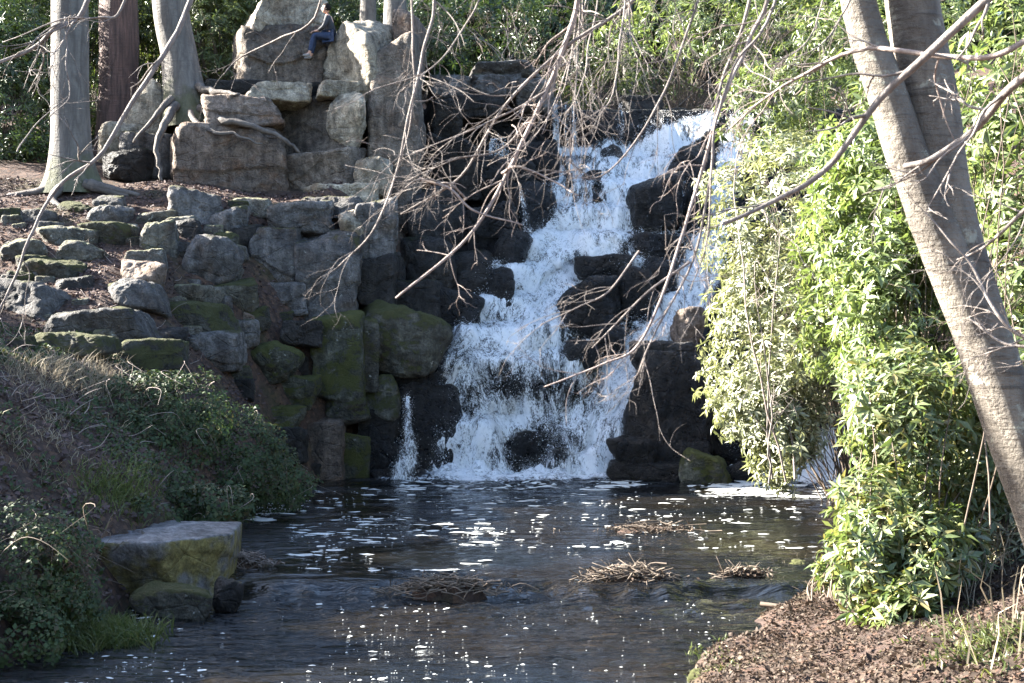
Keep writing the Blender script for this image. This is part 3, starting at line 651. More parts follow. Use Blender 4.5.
# --- boulder slope
for (px, py, w, h, kd, mt, lb, tl) in [
    (191, 203, 50, 36, 'wedge', 'grey', 'upright grey boulder with mossy top under the reddish block', .3), (221, 218, 46, 30, 'round', 'grey', 'rounded grey boulder right of the upright one', 0),
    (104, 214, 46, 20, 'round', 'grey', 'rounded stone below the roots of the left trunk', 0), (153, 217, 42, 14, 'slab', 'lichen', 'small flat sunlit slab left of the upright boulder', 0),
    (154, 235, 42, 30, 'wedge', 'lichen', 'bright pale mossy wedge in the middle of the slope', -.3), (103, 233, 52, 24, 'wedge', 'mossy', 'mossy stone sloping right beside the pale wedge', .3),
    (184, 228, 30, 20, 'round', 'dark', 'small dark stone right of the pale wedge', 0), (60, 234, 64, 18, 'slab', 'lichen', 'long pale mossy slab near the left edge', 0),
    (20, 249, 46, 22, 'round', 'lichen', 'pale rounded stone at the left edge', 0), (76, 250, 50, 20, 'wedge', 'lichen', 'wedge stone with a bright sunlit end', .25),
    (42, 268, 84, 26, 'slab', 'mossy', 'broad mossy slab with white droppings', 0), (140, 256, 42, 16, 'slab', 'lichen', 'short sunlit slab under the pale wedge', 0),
    (203, 258, 68, 46, 'wedge', 'grey', 'big grey boulder sloping down to the right', .45), (136, 271, 50, 26, 'wedge', 'brown', 'tilted brown stone with a bright left rim', .4),
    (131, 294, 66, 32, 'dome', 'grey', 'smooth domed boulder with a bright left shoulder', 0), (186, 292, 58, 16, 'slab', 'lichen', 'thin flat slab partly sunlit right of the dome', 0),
    (229, 291, 50, 28, 'wedge', 'mossy', 'mossy boulder right of the thin flat slab', .3), (22, 296, 76, 36, 'dome', 'grey', 'large sloping boulder at the left edge', 0),
    (84, 321, 118, 28, 'slab', 'grey', 'very long dark flat slab under the dome', 0), (190, 316, 82, 30, 'dome', 'mossy', 'oblong boulder with a mossy back', 0),
    (62, 343, 88, 22, 'slab', 'mossy', 'flat mossy slab above the dry grass', 0), (213, 345, 56, 36, 'block', 'grey', 'square grey boulder near the bramble', 0),
    (145, 358, 66, 38, 'block', 'mossy', 'flat topped mossy block above the bramble', 0), (163, 337, 42, 20, 'round', 'dark', 'small dark stone behind the flat topped mossy block', 0),
    (70, 282, 44, 14, 'slab', 'dark', 'thin dark slab left of the dome', 0), (222, 240, 28, 18, 'round', 'mossy', 'little mossy stone beside the dark wall block', 0),
    (34, 215, 40, 14, 'slab', 'grey', 'thin grey slab high at the left edge', 0), (250, 205, 40, 16, 'slab', 'lichen', 'thin pale slab under the reddish block', 0),
    (72, 205, 36, 12, 'round', 'mossy', 'low mossy stone at the foot of the left trunk', 0), (252, 315, 34, 18, 'round', 'mossy', 'small mossy stone right of the oblong boulder', 0)]:
    R(px, py, w, h, {'slab': 'flat', 'wedge': 'hump'}.get(kd, kd), mt, lb, tilt=tl * .8, group=GB, grow=1.1, d=w * ray_hit(px, py + h / 2) / F * .95)
# --- bank stones by the water
R(150, 569, 138, 62, 'block', 'slab', 'big flat topped slab boulder jutting over the pool on the left bank', Y=15.95, d=2.3, n=48, rot=0.0, sink=.25, seed=424, na=.05, planes=[(0, .03, 1, .50), (0, 0, -1, .62), (-.12, -.9, -.42, .80), (.62, -.75, -.12, .86), (1, .15, -.1, .95), (0, 1, 0, .95), (-1, -.2, -.2, .95), (-.75, .6, 0, 1.0)])
R(166, 598, 90, 24, 'dome', 'mossy', 'low mossy stone in front of the flat slab boulder', Y=15.3, d=.6, sink=.2)
R(226, 588, 34, 20, 'round', 'dark', 'dark wet stone at the right end of the slab boulder', Y=15.7, d=.4, sink=.2)
R(704, 680, 34, 18, 'round', 'green', 'small yellow mossy stone at the bottom of the right bank', Y=12.45, d=.3, sink=.15)
R(802, 570, 32, 16, 'round', 'green', 'mossy hummock on the right bank beside the dry grass', Y=18.2, d=.6, sink=.25)
#R(858, 296, 16, 12, 'round', 'dark', 'small dark drifted stone by the far bank', Y=20) if False else None

rs = np.random.default_rng(909)
for i in range(62):
    px, py = rs.uniform(5, 262), rs.uniform(200, 348)
    s = rs.uniform(12, 36)
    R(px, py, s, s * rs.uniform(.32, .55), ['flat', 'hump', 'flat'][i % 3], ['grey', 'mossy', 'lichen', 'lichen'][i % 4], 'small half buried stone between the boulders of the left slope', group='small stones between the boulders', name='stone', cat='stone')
for i in range(22):
    px, py = rs.uniform(240, 395), rs.uniform(300, 470); s = rs.uniform(14, 28)
    R(px, py, s, s * rs.uniform(.5, .9), ['round', 'block', 'wedge'][i % 3], ['mossy', 'dark', 'brown', 'dark'][i % 4], 'small stone filling a gap between the mossy cliff foot rocks', group='small stones in the cliff foot', name='stone', cat='stone')
# ------------------------------------------------------------------ foliage generators
def unit(v): return v / (np.linalg.norm(v, axis=-1, keepdims=True) + 1e-9)
def leaves_mesh(mb, base, d, nrm, Ln, wd, droop, fold=.18):
    side = unit(np.cross(d, nrm)); up = unit(np.cross(side, d)); Lc = Ln[:, None]; wc = wd[:, None]
    b = base; mid = base + d * Lc * .5 - up * (Lc * .04); l = base + d * Lc * .48 + side * wc * .5 + up * (wc * fold); r_ = base + d * Lc * .48 - side * wc * .5 + up * (wc * fold)
    t = base + d * Lc - up * (Lc * droop[:, None])
    v = np.stack([b, l, mid, r_, t], 1).reshape(-1, 3)
    f = np.array([[0, 2, 1], [0, 3, 2], [2, 4, 1], [3, 4, 2]])
    mb.add(v, None, (f[None] + 5 * np.arange(len(b))[:, None, None]).reshape(-1, 3))
def whorls(mb, p, ax, r, nl=7, Ln=.13, wd=.035, elev=(-.25, .6), droop=.15):
    n = len(p); ax = unit(ax); ref = unit(r.normal(0, 1, (n, 3))); A = unit(np.cross(ax, ref)); B = np.cross(ax, A)
    k = nl; an = (np.arange(k)[None] + r.random((n, k)) * .7) * 2 * math.pi / k + r.random((n, 1)) * 6
    el = r.uniform(*elev, (n, k)); rad = np.cos(an)[..., None] * A[:, None] + np.sin(an)[..., None] * B[:, None]
    d = np.cos(el)[..., None] * rad + np.sin(el)[..., None] * ax[:, None]; d[..., 2] -= .12; d = unit(d)
    nr = unit(ax[:, None] - d * (d * ax[:, None]).sum(-1, keepdims=True) + .25 * r.normal(0, 1, d.shape))
    base = p[:, None] + rad * .01 - ax[:, None] * (r.random((n, k, 1)) * Ln * .35)
    L_ = Ln * r.uniform(.75, 1.15, n * k) * np.repeat(r.uniform(.6, 1.35, n), k)
    leaves_mesh(mb, base.reshape(-1, 3), d.reshape(-1, 3), nr.reshape(-1, 3), L_, wd * L_ / Ln * r.uniform(.8, 1.2, n * k), np.full(n * k, droop))
def lobe_points(lobes, dens, r, shell=.55, lump=.5, ls=1.0):
    P_, A_ = [], []
    for (c, rad) in lobes:
        c = np.array(c, float); rad = np.array(rad, float)
        n = int(dens * (rad[0] * rad[2] + rad[0] * rad[1] + rad[1] * rad[2]) * 4)
        u = unit(r.normal(0, 1, (n, 3))); q = (shell + (1.08 - shell) * r.random(n) ** .6)
        q = q * (1 + .22 * vnoise(u * 2.2 + c)); pt = c + u * rad * q[:, None]
        keep = vnoise(pt * ls + 5) + .5 * vnoise(pt * ls * 2.7) > -lump + r.normal(0, .12, n)
        keep &= pt[:, 2] > terrain(pt[:, 0], pt[:, 1]) - .05
        P_.append(pt[keep]); A_.append((unit(u / rad) * .8 + np.array([0, 0, .55]) + r.normal(0, .35, (n, 3)))[keep])
    return np.vstack(P_), np.vstack(A_)
def lb(px, py, Y, wpx, hpx, d):
    return (P(px, py, Y), (wpx / 2 * Y / F, d, hpx / 2 * Y / F))
def bush(label, lobes, mat, dens, seed, nl=7, Ln=.13, wd=.036, elev=(-.25, .6), group=None, cat='shrub', name='shrub', stems=7, shell=.55, lump=.5, droop=.15, ls=1.0, base=None):
    r = np.random.default_rng(seed); pt, ax = lobe_points(lobes, dens, r, shell, lump, ls)
    c0 = np.mean([l[0] for l in lobes], 0) if base is None else np.array(base, float); z0 = float(terrain(c0[0], c0[1])); b0 = np.array([c0[0], c0[1], z0])
    t = thing(name, b0, label, cat, group)
    mb = MB(); whorls(mb, pt - b0, ax, r, nl, Ln, wd, elev, droop)
    mb.build('foliage', L[mat], t, smooth=False)
    mb = MB(); idx = r.choice(len(pt), min(len(pt), stems * 9), replace=False)
    for i, j in enumerate(idx):
        e = pt[j] - b0; st = np.array([r.normal(0, .25), r.normal(0, .25), -.15]); md = st * .5 + e * .45 + np.array([0, 0, .15 * np.linalg.norm(e)]) * .4 + r.normal(0, .08, 3)
        ln = smooth_line([st, md, e], 5); mb.tube(ln, np.linspace(.03 if i % 9 == 0 else .012, .004, len(ln)), 5)
    mb.build('stems', M['stem'], t) if False else mb.build('branchwork', M['stem'], t)
    return t
# ------------------------------------------------------------------ shrubs on the right
GR = 'shrubs on the right bank'
bush('tall cream leaved shrub leaning over the right side of the falls', [lb(790, 230, 25.5, 170, 200, 1.5), lb(775, 340, 25, 150, 190, 1.4), lb(782, 425, 24.6, 80, 120, .9), lb(830, 300, 25.2, 120, 190, 1.4), lb(755, 400, 24.8, 80, 80, .8), lb(775, 455, 24.4, 50, 60, .6)], 'cream', 46, 11, 8, .15, .042, (-.5, .5), GR, lump=.42, base=(6.3, 25.5, 0))
bush('broad bright green laurel behind the near trunk', [lb(905, 190, 21, 170, 230, 1.5), lb(900, 330, 20.5, 130, 220, 1.3), lb(960, 420, 20, 130, 200, 1.3), lb(858, 250, 22.5, 110, 260, 1.3), lb(908, 420, 19, 84, 120, 1), lb(985, 300, 20, 90, 220, 1)], 'bright', 55, 12, 7, .18, .056, (-.6, .5), GR, lump=.4)
bush('near glossy rhododendron growing from the leaf covered bank', [lb(905, 420, 14.6, 100, 150, .8), lb(880, 520, 14, 84, 110, .6), lb(925, 560, 13.6, 80, 110, .6), lb(865, 570, 13.4, 50, 80, .35), lb(905, 610, 13, 62, 70, .35), lb(965, 470, 15, 90, 120, .7), lb(950, 560, 14.2, 70, 90, .45)], 'near', 90, 13, 8, .145, .044, (-.3, .75), GR, lump=.42, base=(3.75, 13.7, 0))
bush('large leaved green shrub at the right edge behind the trunk', [lb(1010, 120, 15, 120, 260, .9), lb(1015, 330, 14.6, 110, 220, .9)], 'bright', 50, 14, 7, .17, .05, (-.6, .5), GR, lump=.38, base=(5.6, 15, 0))
bush('yellow green shrub above the cream shrub', [lb(840, 100, 29, 170, 150, 1.6), lb(770, 110, 30, 110, 100, 1.2), lb(880, 40, 28, 200, 130, 1.6)], 'bright', 34, 15, 7, .16, .045, (-.6, .4), GR, lump=.3, base=(7.2, 29, 0))
bush('pale dry looking shrub low at the right edge under the trunk', [lb(985, 500, 15.5, 110, 130, .8), lb(960, 560, 14.6, 70, 60, .4), lb(1010, 560, 14.5, 60, 120, .5), lb(1000, 470, 15.2, 80, 120, .6)], 'cream', 30, 16, 6, .12, .03, (-.6, .5), GR, lump=.2, base=(5.1, 15.4, 0))
bush('small leafy rhododendron sprig at the water edge on the right bank', [lb(838, 575, 15.6, 44, 90, .3)], 'near', 90, 17, 7, .12, .034, (-.2, .8), GR, lump=.4)
# ------------------------------------------------------------------ shrubs behind the falls and at upper left
GK = 'shrubs behind the falls'
bush('leafy shrub with pale green leaves above the cascade lip', [lb(650, 40, 39, 130, 110, 1.6), lb(720, 40, 38, 120, 120, 1.6)], 'bright', 18, 21, 7, .19, .05, (-.7, .3), GK, lump=.15, base=(4.6, 39, 0))
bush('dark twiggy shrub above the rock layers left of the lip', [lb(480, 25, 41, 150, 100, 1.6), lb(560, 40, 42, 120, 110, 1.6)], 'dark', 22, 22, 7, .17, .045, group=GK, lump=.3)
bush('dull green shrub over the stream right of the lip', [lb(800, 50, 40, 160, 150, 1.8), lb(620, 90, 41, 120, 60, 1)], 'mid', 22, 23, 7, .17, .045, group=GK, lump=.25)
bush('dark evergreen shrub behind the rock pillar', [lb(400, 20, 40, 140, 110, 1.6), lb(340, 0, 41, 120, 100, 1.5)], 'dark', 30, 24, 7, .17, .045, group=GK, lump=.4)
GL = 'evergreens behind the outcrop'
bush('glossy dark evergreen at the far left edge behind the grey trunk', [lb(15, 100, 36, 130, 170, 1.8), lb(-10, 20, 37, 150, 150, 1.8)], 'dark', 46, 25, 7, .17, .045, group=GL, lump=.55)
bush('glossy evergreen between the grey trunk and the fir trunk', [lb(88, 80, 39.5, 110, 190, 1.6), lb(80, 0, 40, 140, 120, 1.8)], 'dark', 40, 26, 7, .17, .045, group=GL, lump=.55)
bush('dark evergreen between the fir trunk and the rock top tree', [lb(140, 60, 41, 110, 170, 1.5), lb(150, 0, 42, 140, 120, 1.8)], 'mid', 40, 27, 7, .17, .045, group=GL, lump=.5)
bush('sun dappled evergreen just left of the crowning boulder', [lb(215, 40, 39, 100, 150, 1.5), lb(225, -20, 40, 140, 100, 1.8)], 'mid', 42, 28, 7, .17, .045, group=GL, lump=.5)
# ------------------------------------------------------------------ evergreen woodland trees
def wood_tree(label, x, y, h, rad, seed, group, mat='dark', cnt=2600, base=.12):
    r = np.random.default_rng(seed); z0 = float(terrain(x, y)) - .1
    t = thing('evergreen_tree', (x, y, z0), label, 'tree', group)
    mb = MB(); tz = np.linspace(0, h * .92, 9); pts = np.stack([.12 * np.sin(tz * .5 + seed), .12 * np.cos(tz * .4 + seed), tz], 1); mb.tube(pts, np.linspace(.05 * h ** .8, .03, 9), 9)
    for k in range(16):
        a = r.random() * 6.28; zz = h * r.uniform(.2, .8); ln = rad * .8; q = smooth_line([(0, 0, zz), (math.cos(a) * ln * .5, math.sin(a) * ln * .5, zz + .3), (math.cos(a) * ln, math.sin(a) * ln, zz + .2)], 4); mb.tube(q, np.linspace(.05, .012, len(q)), 5)
    mb.build('trunk', M['stem'], t)
    u = r.random(cnt * 2); zz = base + (1 - base) * u; prof = np.clip(np.sin(np.clip((zz - base) / (1 - base), 0, 1) ** .75 * math.pi * .92 + .12), .05, 1)
    a = r.random(cnt * 2) * 6.283; q = rad * prof * (.45 + .6 * r.random(cnt * 2) ** .5) * (1 + .25 * vnoise(p3(np.cos(a) * 2, np.sin(a) * 2, zz * 5 + seed)))
    pt = p3(np.cos(a) * q, np.sin(a) * q, zz * h); keep = vnoise(pt * .8 + seed) + .4 * vnoise(pt * 2.3) > -.35
    pt = pt[keep][:cnt]; ax = unit(p3(pt[:, 0], pt[:, 1], np.full(len(pt), .4 * rad)) + r.normal(0, .6, (len(pt), 3)))
    mb = MB(); whorls(mb, pt, ax, r, 7, .30, .085, (-.5, .5)); mb.build('crown', L[mat], t, smooth=False)
    return t
GF = 'evergreen trees filling the wood behind'
names = ['leftmost evergreen in the wood behind', 'evergreen behind the grey trunk', 'evergreen behind the fir trunk', 'evergreen behind the rock top tree', 'evergreen above the crowning boulder', 'evergreen above the person', 'evergreen above the pillar', 'evergreen over the rock layers', 'evergreen over the cascade lip', 'evergreen right of the lip', 'evergreen above the right stream', 'evergreen behind the cream shrub', 'evergreen behind the laurel', 'rightmost evergreen in the wood behind']
for i, nm in enumerate(names):
    x = -21 + i * 3.15 + (.8 if i % 2 else -.5); y = 49 + (i % 3) * 2.2
    wood_tree('tall ' + nm, x, y, 17.2 + (i * 7 % 4) * .5 - float(terrain(x, y)), 3.0, 300 + i, GF, 'mid' if i % 3 == 2 or i > 7 else 'dark', 3000, .05)
GSH = 'evergreens on the bank left of the pool'
# low wood on the left bank: keeps the low sun off the pool and the near bank
wt = None
for i, (x, y, top) in enumerate([(-20, 15, 9.5), (-21, 18.5, 10.2), (-19.5, 21.5, 10.3), (-20.5, 24.5, 10.1), (-19.8, 27.5, 9.2), (-21, 30.5, 8.3), (-20.2, 33.4, 8.3), (-20.8, 36.2, 11.2), (-20.0, 39.2, 13.0), (-21.4, 42.2, 14.6)]):
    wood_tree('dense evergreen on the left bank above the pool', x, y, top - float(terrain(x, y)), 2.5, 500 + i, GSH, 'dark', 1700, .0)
# ------------------------------------------------------------------ bramble, ivy, ferns, grass, litter
def leaf_cover(mb, pts, nrm, r, Ln=.06, wd=.05, spread=.6):
    n = len(pts); d = unit(r.normal(0, 1, (n, 3)) + np.array([0, 0, -.2])); nr = unit(nrm + r.normal(0, spread, (n, 3)))
    d = unit(d - nr * (d * nr).sum(-1, keepdims=True)); L_ = Ln * r.uniform(.55, 1.25, n)
    leaves_mesh(mb, pts, d, nr, L_, wd * L_ / Ln, np.full(n, .1))
def ground_pts(n, x0, x1, y0, y1, r, test=None):
    out = []
    while sum(map(len, out)) < n:
        x = r.uniform(x0, x1, n); y = r.uniform(y0, y1, n); z = terrain(x, y); k = z > .03
        if test is not None: k &= test(x, y, z)
        out.append(p3(x, y, z)[k])
    return np.vstack(out)[:n]
def mound(label, lobes, mat, dens, seed, Ln, wd, name='bramble_bush', cat='bush', group=None, arch=40, archm='straw', nl=4):
    r = np.random.default_rng(seed); pt, ax = lobe_points(lobes, dens, r, .72, .55, 1.4)
    c0 = np.mean([l[0] for l in lobes], 0); b0 = np.array([c0[0], c0[1], float(terrain(c0[0], c0[1]))])
    t = thing(name, b0, label, cat, group); mb = MB(); whorls(mb, pt - b0, ax + np.array([.1, -.5, .2]), r, nl, Ln, wd, (-.5, .5), .15); mb.build('foliage', L[mat], t, smooth=False)
    mb = MB()
    for j in r.choice(len(pt), min(arch, len(pt)), replace=False):
        e = pt[j] - b0; d = unit(np.array([r.normal(0, .6), -abs(r.normal(.5, .4)), .7])); ln = r.uniform(.3, .7)
        q = smooth_line([e - d * .25, e + d * ln * .5, e + d * ln * .9 + np.array([r.normal(0, .15), -.12, -.15]), e + d * ln + np.array([r.normal(0, .3), -.3, -.4])], 4)
        mb.tube(q, np.linspace(.006, .002, len(q)), 4)
    tag(mb.build('canes', M['twigpale'] if archm == 'straw' else M['stem'], t), kind='stuff')
    return t
mound('dark green bramble thicket spilling over the left bank to the pool', [lb(160, 425, 21.5, 150, 110, .9), lb(215, 460, 22.5, 150, 110, .9), lb(255, 488, 24, 110, 70, .8), lb(150, 480, 20, 110, 60, .6), lb(110, 440, 20.5, 120, 70, .7), lb(175, 515, 19.5, 90, 40, .5), lb(205, 505, 18.8, 100, 46, .5), lb(135, 515, 17.6, 80, 40, .4)], 'ivy', 170, 41, .07, .042, group='brambles on the left bank', arch=26)
mound('dark ivy mass at the bottom left corner', [lb(20, 560, 13.8, 150, 110, .6), lb(48, 606, 13.9, 110, 60, .4), lb(15, 630, 13.2, 110, 70, .4)], 'ivy', 190, 42, .05, .036, name='ivy_mass', cat='ivy', group='brambles on the left bank', arch=9, archm='d')
mound('reddish brown dead bracken clump beside the slab boulder', [lb(72, 556, 14.9, 60, 60, .3)], 'bracken', 130, 43, .10, .018, name='bracken_clump', cat='bracken', arch=50, archm='d')
mound('small bramble trailing beside the mossy ledge at the pool edge', [lb(285, 500, 26.5, 60, 26, .5)], 'ivy', 150, 44, .08, .045, group='brambles on the left bank', arch=12)

def blades(mb, pts, r, h, w=.008, lean=.5):
    n = len(pts); d = unit(np.stack([r.normal(0, lean, n), r.normal(-.15, lean, n), np.ones(n)], 1)); H = h * r.uniform(.5, 1.3, n)[:, None]
    s = unit(np.cross(d, r.normal(0, 1, (n, 3)))) * w; bend = np.stack([r.normal(0, .3, n), r.normal(-.1, .3, n), -np.full(n, .25)], 1) * H
    m1 = pts + d * H * .55; t = pts + d * H + bend * .6
    v = np.stack([pts - s, pts + s, m1 + s * .8, m1 - s * .8, t], 1).reshape(-1, 3); o = 5 * np.arange(n)[:, None, None]
    mb.add(v, None, (np.array([[0, 1, 2], [0, 2, 3], [3, 2, 4]])[None] + o).reshape(-1, 3))
def patch(px, py, wpx, hpx, n, r, Y=None):
    q = []
    for _ in range(n):
        a, b = px + r.normal(0, wpx / 3), py + r.normal(0, hpx / 3); y = ray_hit(a, b) if Y is None else Y + r.normal(0, .25); x = (a - 512) / F * y
        q.append((x, y, float(terrain(x, y))))
    return np.array(q)
r = np.random.default_rng(50)
def tuft(name, label, mat, pts, h, w, lean, cat, n_per=14, jit=.10):
    mb = MB(); p = np.repeat(pts, n_per, 0) + r.normal(0, jit, (len(pts) * n_per, 3)) * [1, 1, .1]; p[:, 2] = np.maximum(terrain(p[:, 0], p[:, 1]) - .02, 0)
    blades(mb, p, r, h, w, lean); return tag(mb.build(name, L[mat], smooth=False), label, cat, kind='stuff')
tuft('dry_grass', 'pale dry winter grass on top of the left bank', 'straw', patch(75, 378, 140, 30, 110, r), .36, .005, .7, 'grass')
tuft('dry_grass', 'sparse straw on the path edge at the left', 'straw', patch(40, 430, 90, 90, 36, r), .22, .005, .8, 'grass')
tuft('grass', 'green grass hanging over the water at lower left', 'grass', patch(92, 596, 80, 56, 230, r, 14.35), .26, .006, .6, 'grass', 16)
tuft('grass', 'green grass on the bank behind the slab boulder', 'grass', patch(125, 490, 70, 40, 110, r), .18, .006, .6, 'grass', 14)
tuft('grass', 'short green plants at the edge of the leaf covered bank', 'grass', patch(715, 658, 36, 20, 26, r), .07, .007, .7, 'grass', 10, .05)
tuft('dry_grass', 'dry brown grass beside the mossy hummock on the right bank', 'straw', patch(795, 570, 40, 22, 80, r), .17, .006, .7, 'grass', 12, .06)
tuft('dry_grass', 'dry stalks under the shrubs at lower right', 'straw', patch(965, 560, 80, 90, 60, r), .6, .006, .35, 'grass', 5, .2)
tuft('grass', 'low feathery green growth at the bottom right', 'grass', patch(985, 640, 100, 50, 110, r), .13, .007, .9, 'grass', 12, .06)

mb = MB(); q = ground_pts(60000, .2, 6.4, 6.8, 18.5, r); leaf_cover(mb, q + [0, 0, .014], np.array([[0, 0, 1.0]]) , r, .042, .028, .55); q = ground_pts(3500, .2, 6.4, 6.8, 18.5, r); leaf_cover(mb, q + [0, 0, .03], np.array([[0, 0, 1.0]]) , r, .07, .045, .9)
tag(mb.build('leaf_litter', L['dry'], smooth=False), 'brown fallen leaves covering the sunlit right bank', 'leaves', kind='stuff')
mb = MB(); q = ground_pts(11000, -9, -4, 13, 25, r, lambda x, y, z: vnoise(p3(x * 1.1, y * .9, 4)) + .5 * vnoise(p3(x * 3, y * 3, 9)) > .10); leaf_cover(mb, q + [0, -.02, .06], np.array([[.2, -.5, .8]]), r, .06, .045, .6)
tag(mb.build('ground_ivy', L['ivy'], smooth=False), 'low dark ivy creeping over the left bank', 'ivy', kind='stuff')
mb = MB(); q = ground_pts(34000, -13, -2.4, 12.5, 33, r); leaf_cover(mb, q + [0, 0, .02], np.array([[0, -.3, 1.0]]), r, .085, .06, .4)
tag(mb.build('leaf_litter', L['mauve'], smooth=False), 'damp purplish leaf litter between the boulders on the left', 'leaves', kind='stuff')
# dry little twigs on the ground, left slope
mb = MB()
for p in ground_pts(260, -10, -4, 17, 29, r):
    a = r.random() * 6.28; l = r.uniform(.15, .5); e = p + [math.cos(a) * l, math.sin(a) * l, r.uniform(0, .25)]; mb.tube(smooth_line([p, (p + e) / 2 + r.normal(0, .04, 3), e], 3), np.linspace(.008, .003, 7), 4)
tag(mb.build('fallen_twigs', M['twigpale']), 'fallen twigs scattered on the left bank', 'twigs', kind='stuff')

# ------------------------------------------------------------------ driftwood piles in the pool
def pile(label, px, py, wpx, hpx, n, seed, top=.28, mat='deadwood', flat=.4):
    r = np.random.default_rng(seed); top = top * .65; Y = CAMZ * F / (py - 341.5); X = (px - 512) / F * Y; wx_ = wpx / 2 * Y / F; hy = wx_ * flat
    t = thing('driftwood_pile', (X, Y, max(float(pool_z(np.array(X), np.array(Y))) - .06, .045 if Y > 16 else 0)), label, 'driftwood', 'piles of drifted twigs in the pool')
    gx_, gy_ = np.meshgrid(np.linspace(-1.4, 1.4, 56), np.linspace(-1.4, 1.4, 40)); rad = np.sqrt(gx_ ** 2 + gy_ ** 2) + .25 * vnoise(p3(gx_ * 2, gy_ * 2, seed))
    z = top * .75 * (1 - sstep(.1, 1.0, rad)) * (.7 + .6 * fbm(p3(gx_ * 4, gy_ * 4, seed), 3)) - .05 + .06
    mb = MB(); mb.grid(p3(gx_ * wx_, gy_ * hy, z + .05 - .6 * sstep(.5, 1.1, rad))); mb.build('silt', M['soil'], t)
    mb = MB()
    for k in range(n):
        a = r.normal(0, .6) + (math.pi if r.random() < .5 else 0); l = r.uniform(.12, .5) * min(1.2, wx_ * 1.4); u, v = r.normal(0, .42), r.normal(0, .4)
        z0 = .06 + top * max(0, 1 - u * u - v * v) * r.uniform(.3, 1.0); c = np.array([u * wx_, v * hy, z0]); d = np.array([math.cos(a), math.sin(a) * .7, r.normal(.0, .22)]) * l * .5
        mb.tube(smooth_line([c - d, c + r.normal(0, .03, 3), c + d + [0, 0, r.normal(0, .05)]], 3), np.linspace(r.uniform(.005, .014), .003, 7), 5)
    tag(mb.build('driftwood', M[mat], t), kind='stuff')
    mb = MB(); q = np.stack([r.normal(0, .4, 260) * wx_, r.normal(0, .4, 260) * hy, np.full(260, .08) + r.random(260) * top * .5], 1); leaf_cover(mb, q, np.array([[0, 0, 1.]]), r, .07, .03, .7); mb.build('caught_leaves', L['dry'], t, smooth=False)
    return t
pile('low driftwood pile in midstream with a green tuft, left of the other pile', 445, 599, 116, 18, 220, 61, .24)
pile('dark driftwood pile of tangled twigs in midstream, right of the first pile', 628, 592, 108, 24, 200, 62, .30)
pile('bleached tangle of twigs caught against the slab boulder', 243, 578, 66, 26, 140, 63, .30, 'twigpale')
pile('low pale driftwood bar across the sunlit part of the pool', 655, 540, 120, 8, 60, 64, .10, 'deadwood', .5)
pile('small drifted clump at the right bank edge', 742, 588, 60, 14, 60, 65, .16)

# ------------------------------------------------------------------ trees
def trunk_tree(name, label, pts, rad, mat, seed, n=22, rough=.05, group=None, cat='tree', flare=0, Ztop=None, moss=False):
    """pts: world points from the base upwards"""
    pts = np.array(pts, float); b0 = pts[0].copy(); t = thing(name, b0, label, cat, group)
    ln = smooth_line(np.column_stack([pts - b0, rad]), 14); c, R_ = ln[:, :3], ln[:, 3]
    mb = MB(); mb.tube(c, R_, n); V = mb.v[0]; k = len(c) * n
    ang = np.tile(np.arange(n) * 2 * math.pi / n, len(c)); Rr = np.repeat(R_, n); Cc = np.repeat(c, n, 0); h = Cc[:, 2]
    fl = np.exp(-h / .55) * flare; d = V[:k] - Cc
    f = 1 + fl * (.35 + .65 * np.maximum(0, np.cos(ang * 5 + seed) * .6 + np.cos(ang * 2 + seed * 2) * .5)) + rough * fbm(p3(np.cos(ang) * 1.5 + seed, np.sin(ang) * 1.5, h * .9), 3)
    V[:k] = Cc + d * f[:, None]; mb.v[0] = V
    mb.build('trunk', M[mat], t); return t, b0
def limb(t, b0, pts, rad, mat, seed, name='branch', twigs=0, tl=.6, kk=8, lvl=2, jit=.02, down=.15):
    """pts: world; adds one branch with its twigs as one mesh"""
    r = np.random.default_rng(seed); mb = MB()
    q = smooth_line(np.array(pts, float), kk); q = q + (fbm(p3(q[:, 0] * 4 + seed, q[:, 2] * 4, q[:, 1] * 4), 2)[:, None] * np.array([[jit, jit, jit]]))
    R_ = np.linspace(rad[0], rad[1], len(q)); mb.tube(q - b0, R_, 8)
    def grow(base, d, ln, rr, lev):
        a = base; pl = [a]; dd = d.copy()
        for _ in range(4):
            dd = unit(dd + r.normal(0, .22, 3) + np.array([0, 0, -down * .4])); a = a + dd * ln / 4; pl.append(a)
        s = smooth_line(pl, 3); mb.tube(s - b0, np.linspace(rr, rr * .35, len(s)), 5)
        if lev > 0:
            for _ in range(r.integers(1, 4)):
                j = r.integers(3, len(s) - 1); grow(s[j], unit(dd + r.normal(0, .55, 3)), ln * r.uniform(.35, .65), rr * .6, lev - 1)
    T = unit(np.gradient(q, axis=0))
    for _ in range(twigs):
        j = r.integers(int(len(q) * .15), len(q)); d = unit(T[j] + r.normal(0, .6, 3) * np.array([1, .6, .8])); grow(q[j], d, tl * r.uniform(.5, 1.2), max(.002, R_[j] * .45), lvl)
    return mb.build(name, M[mat], t)

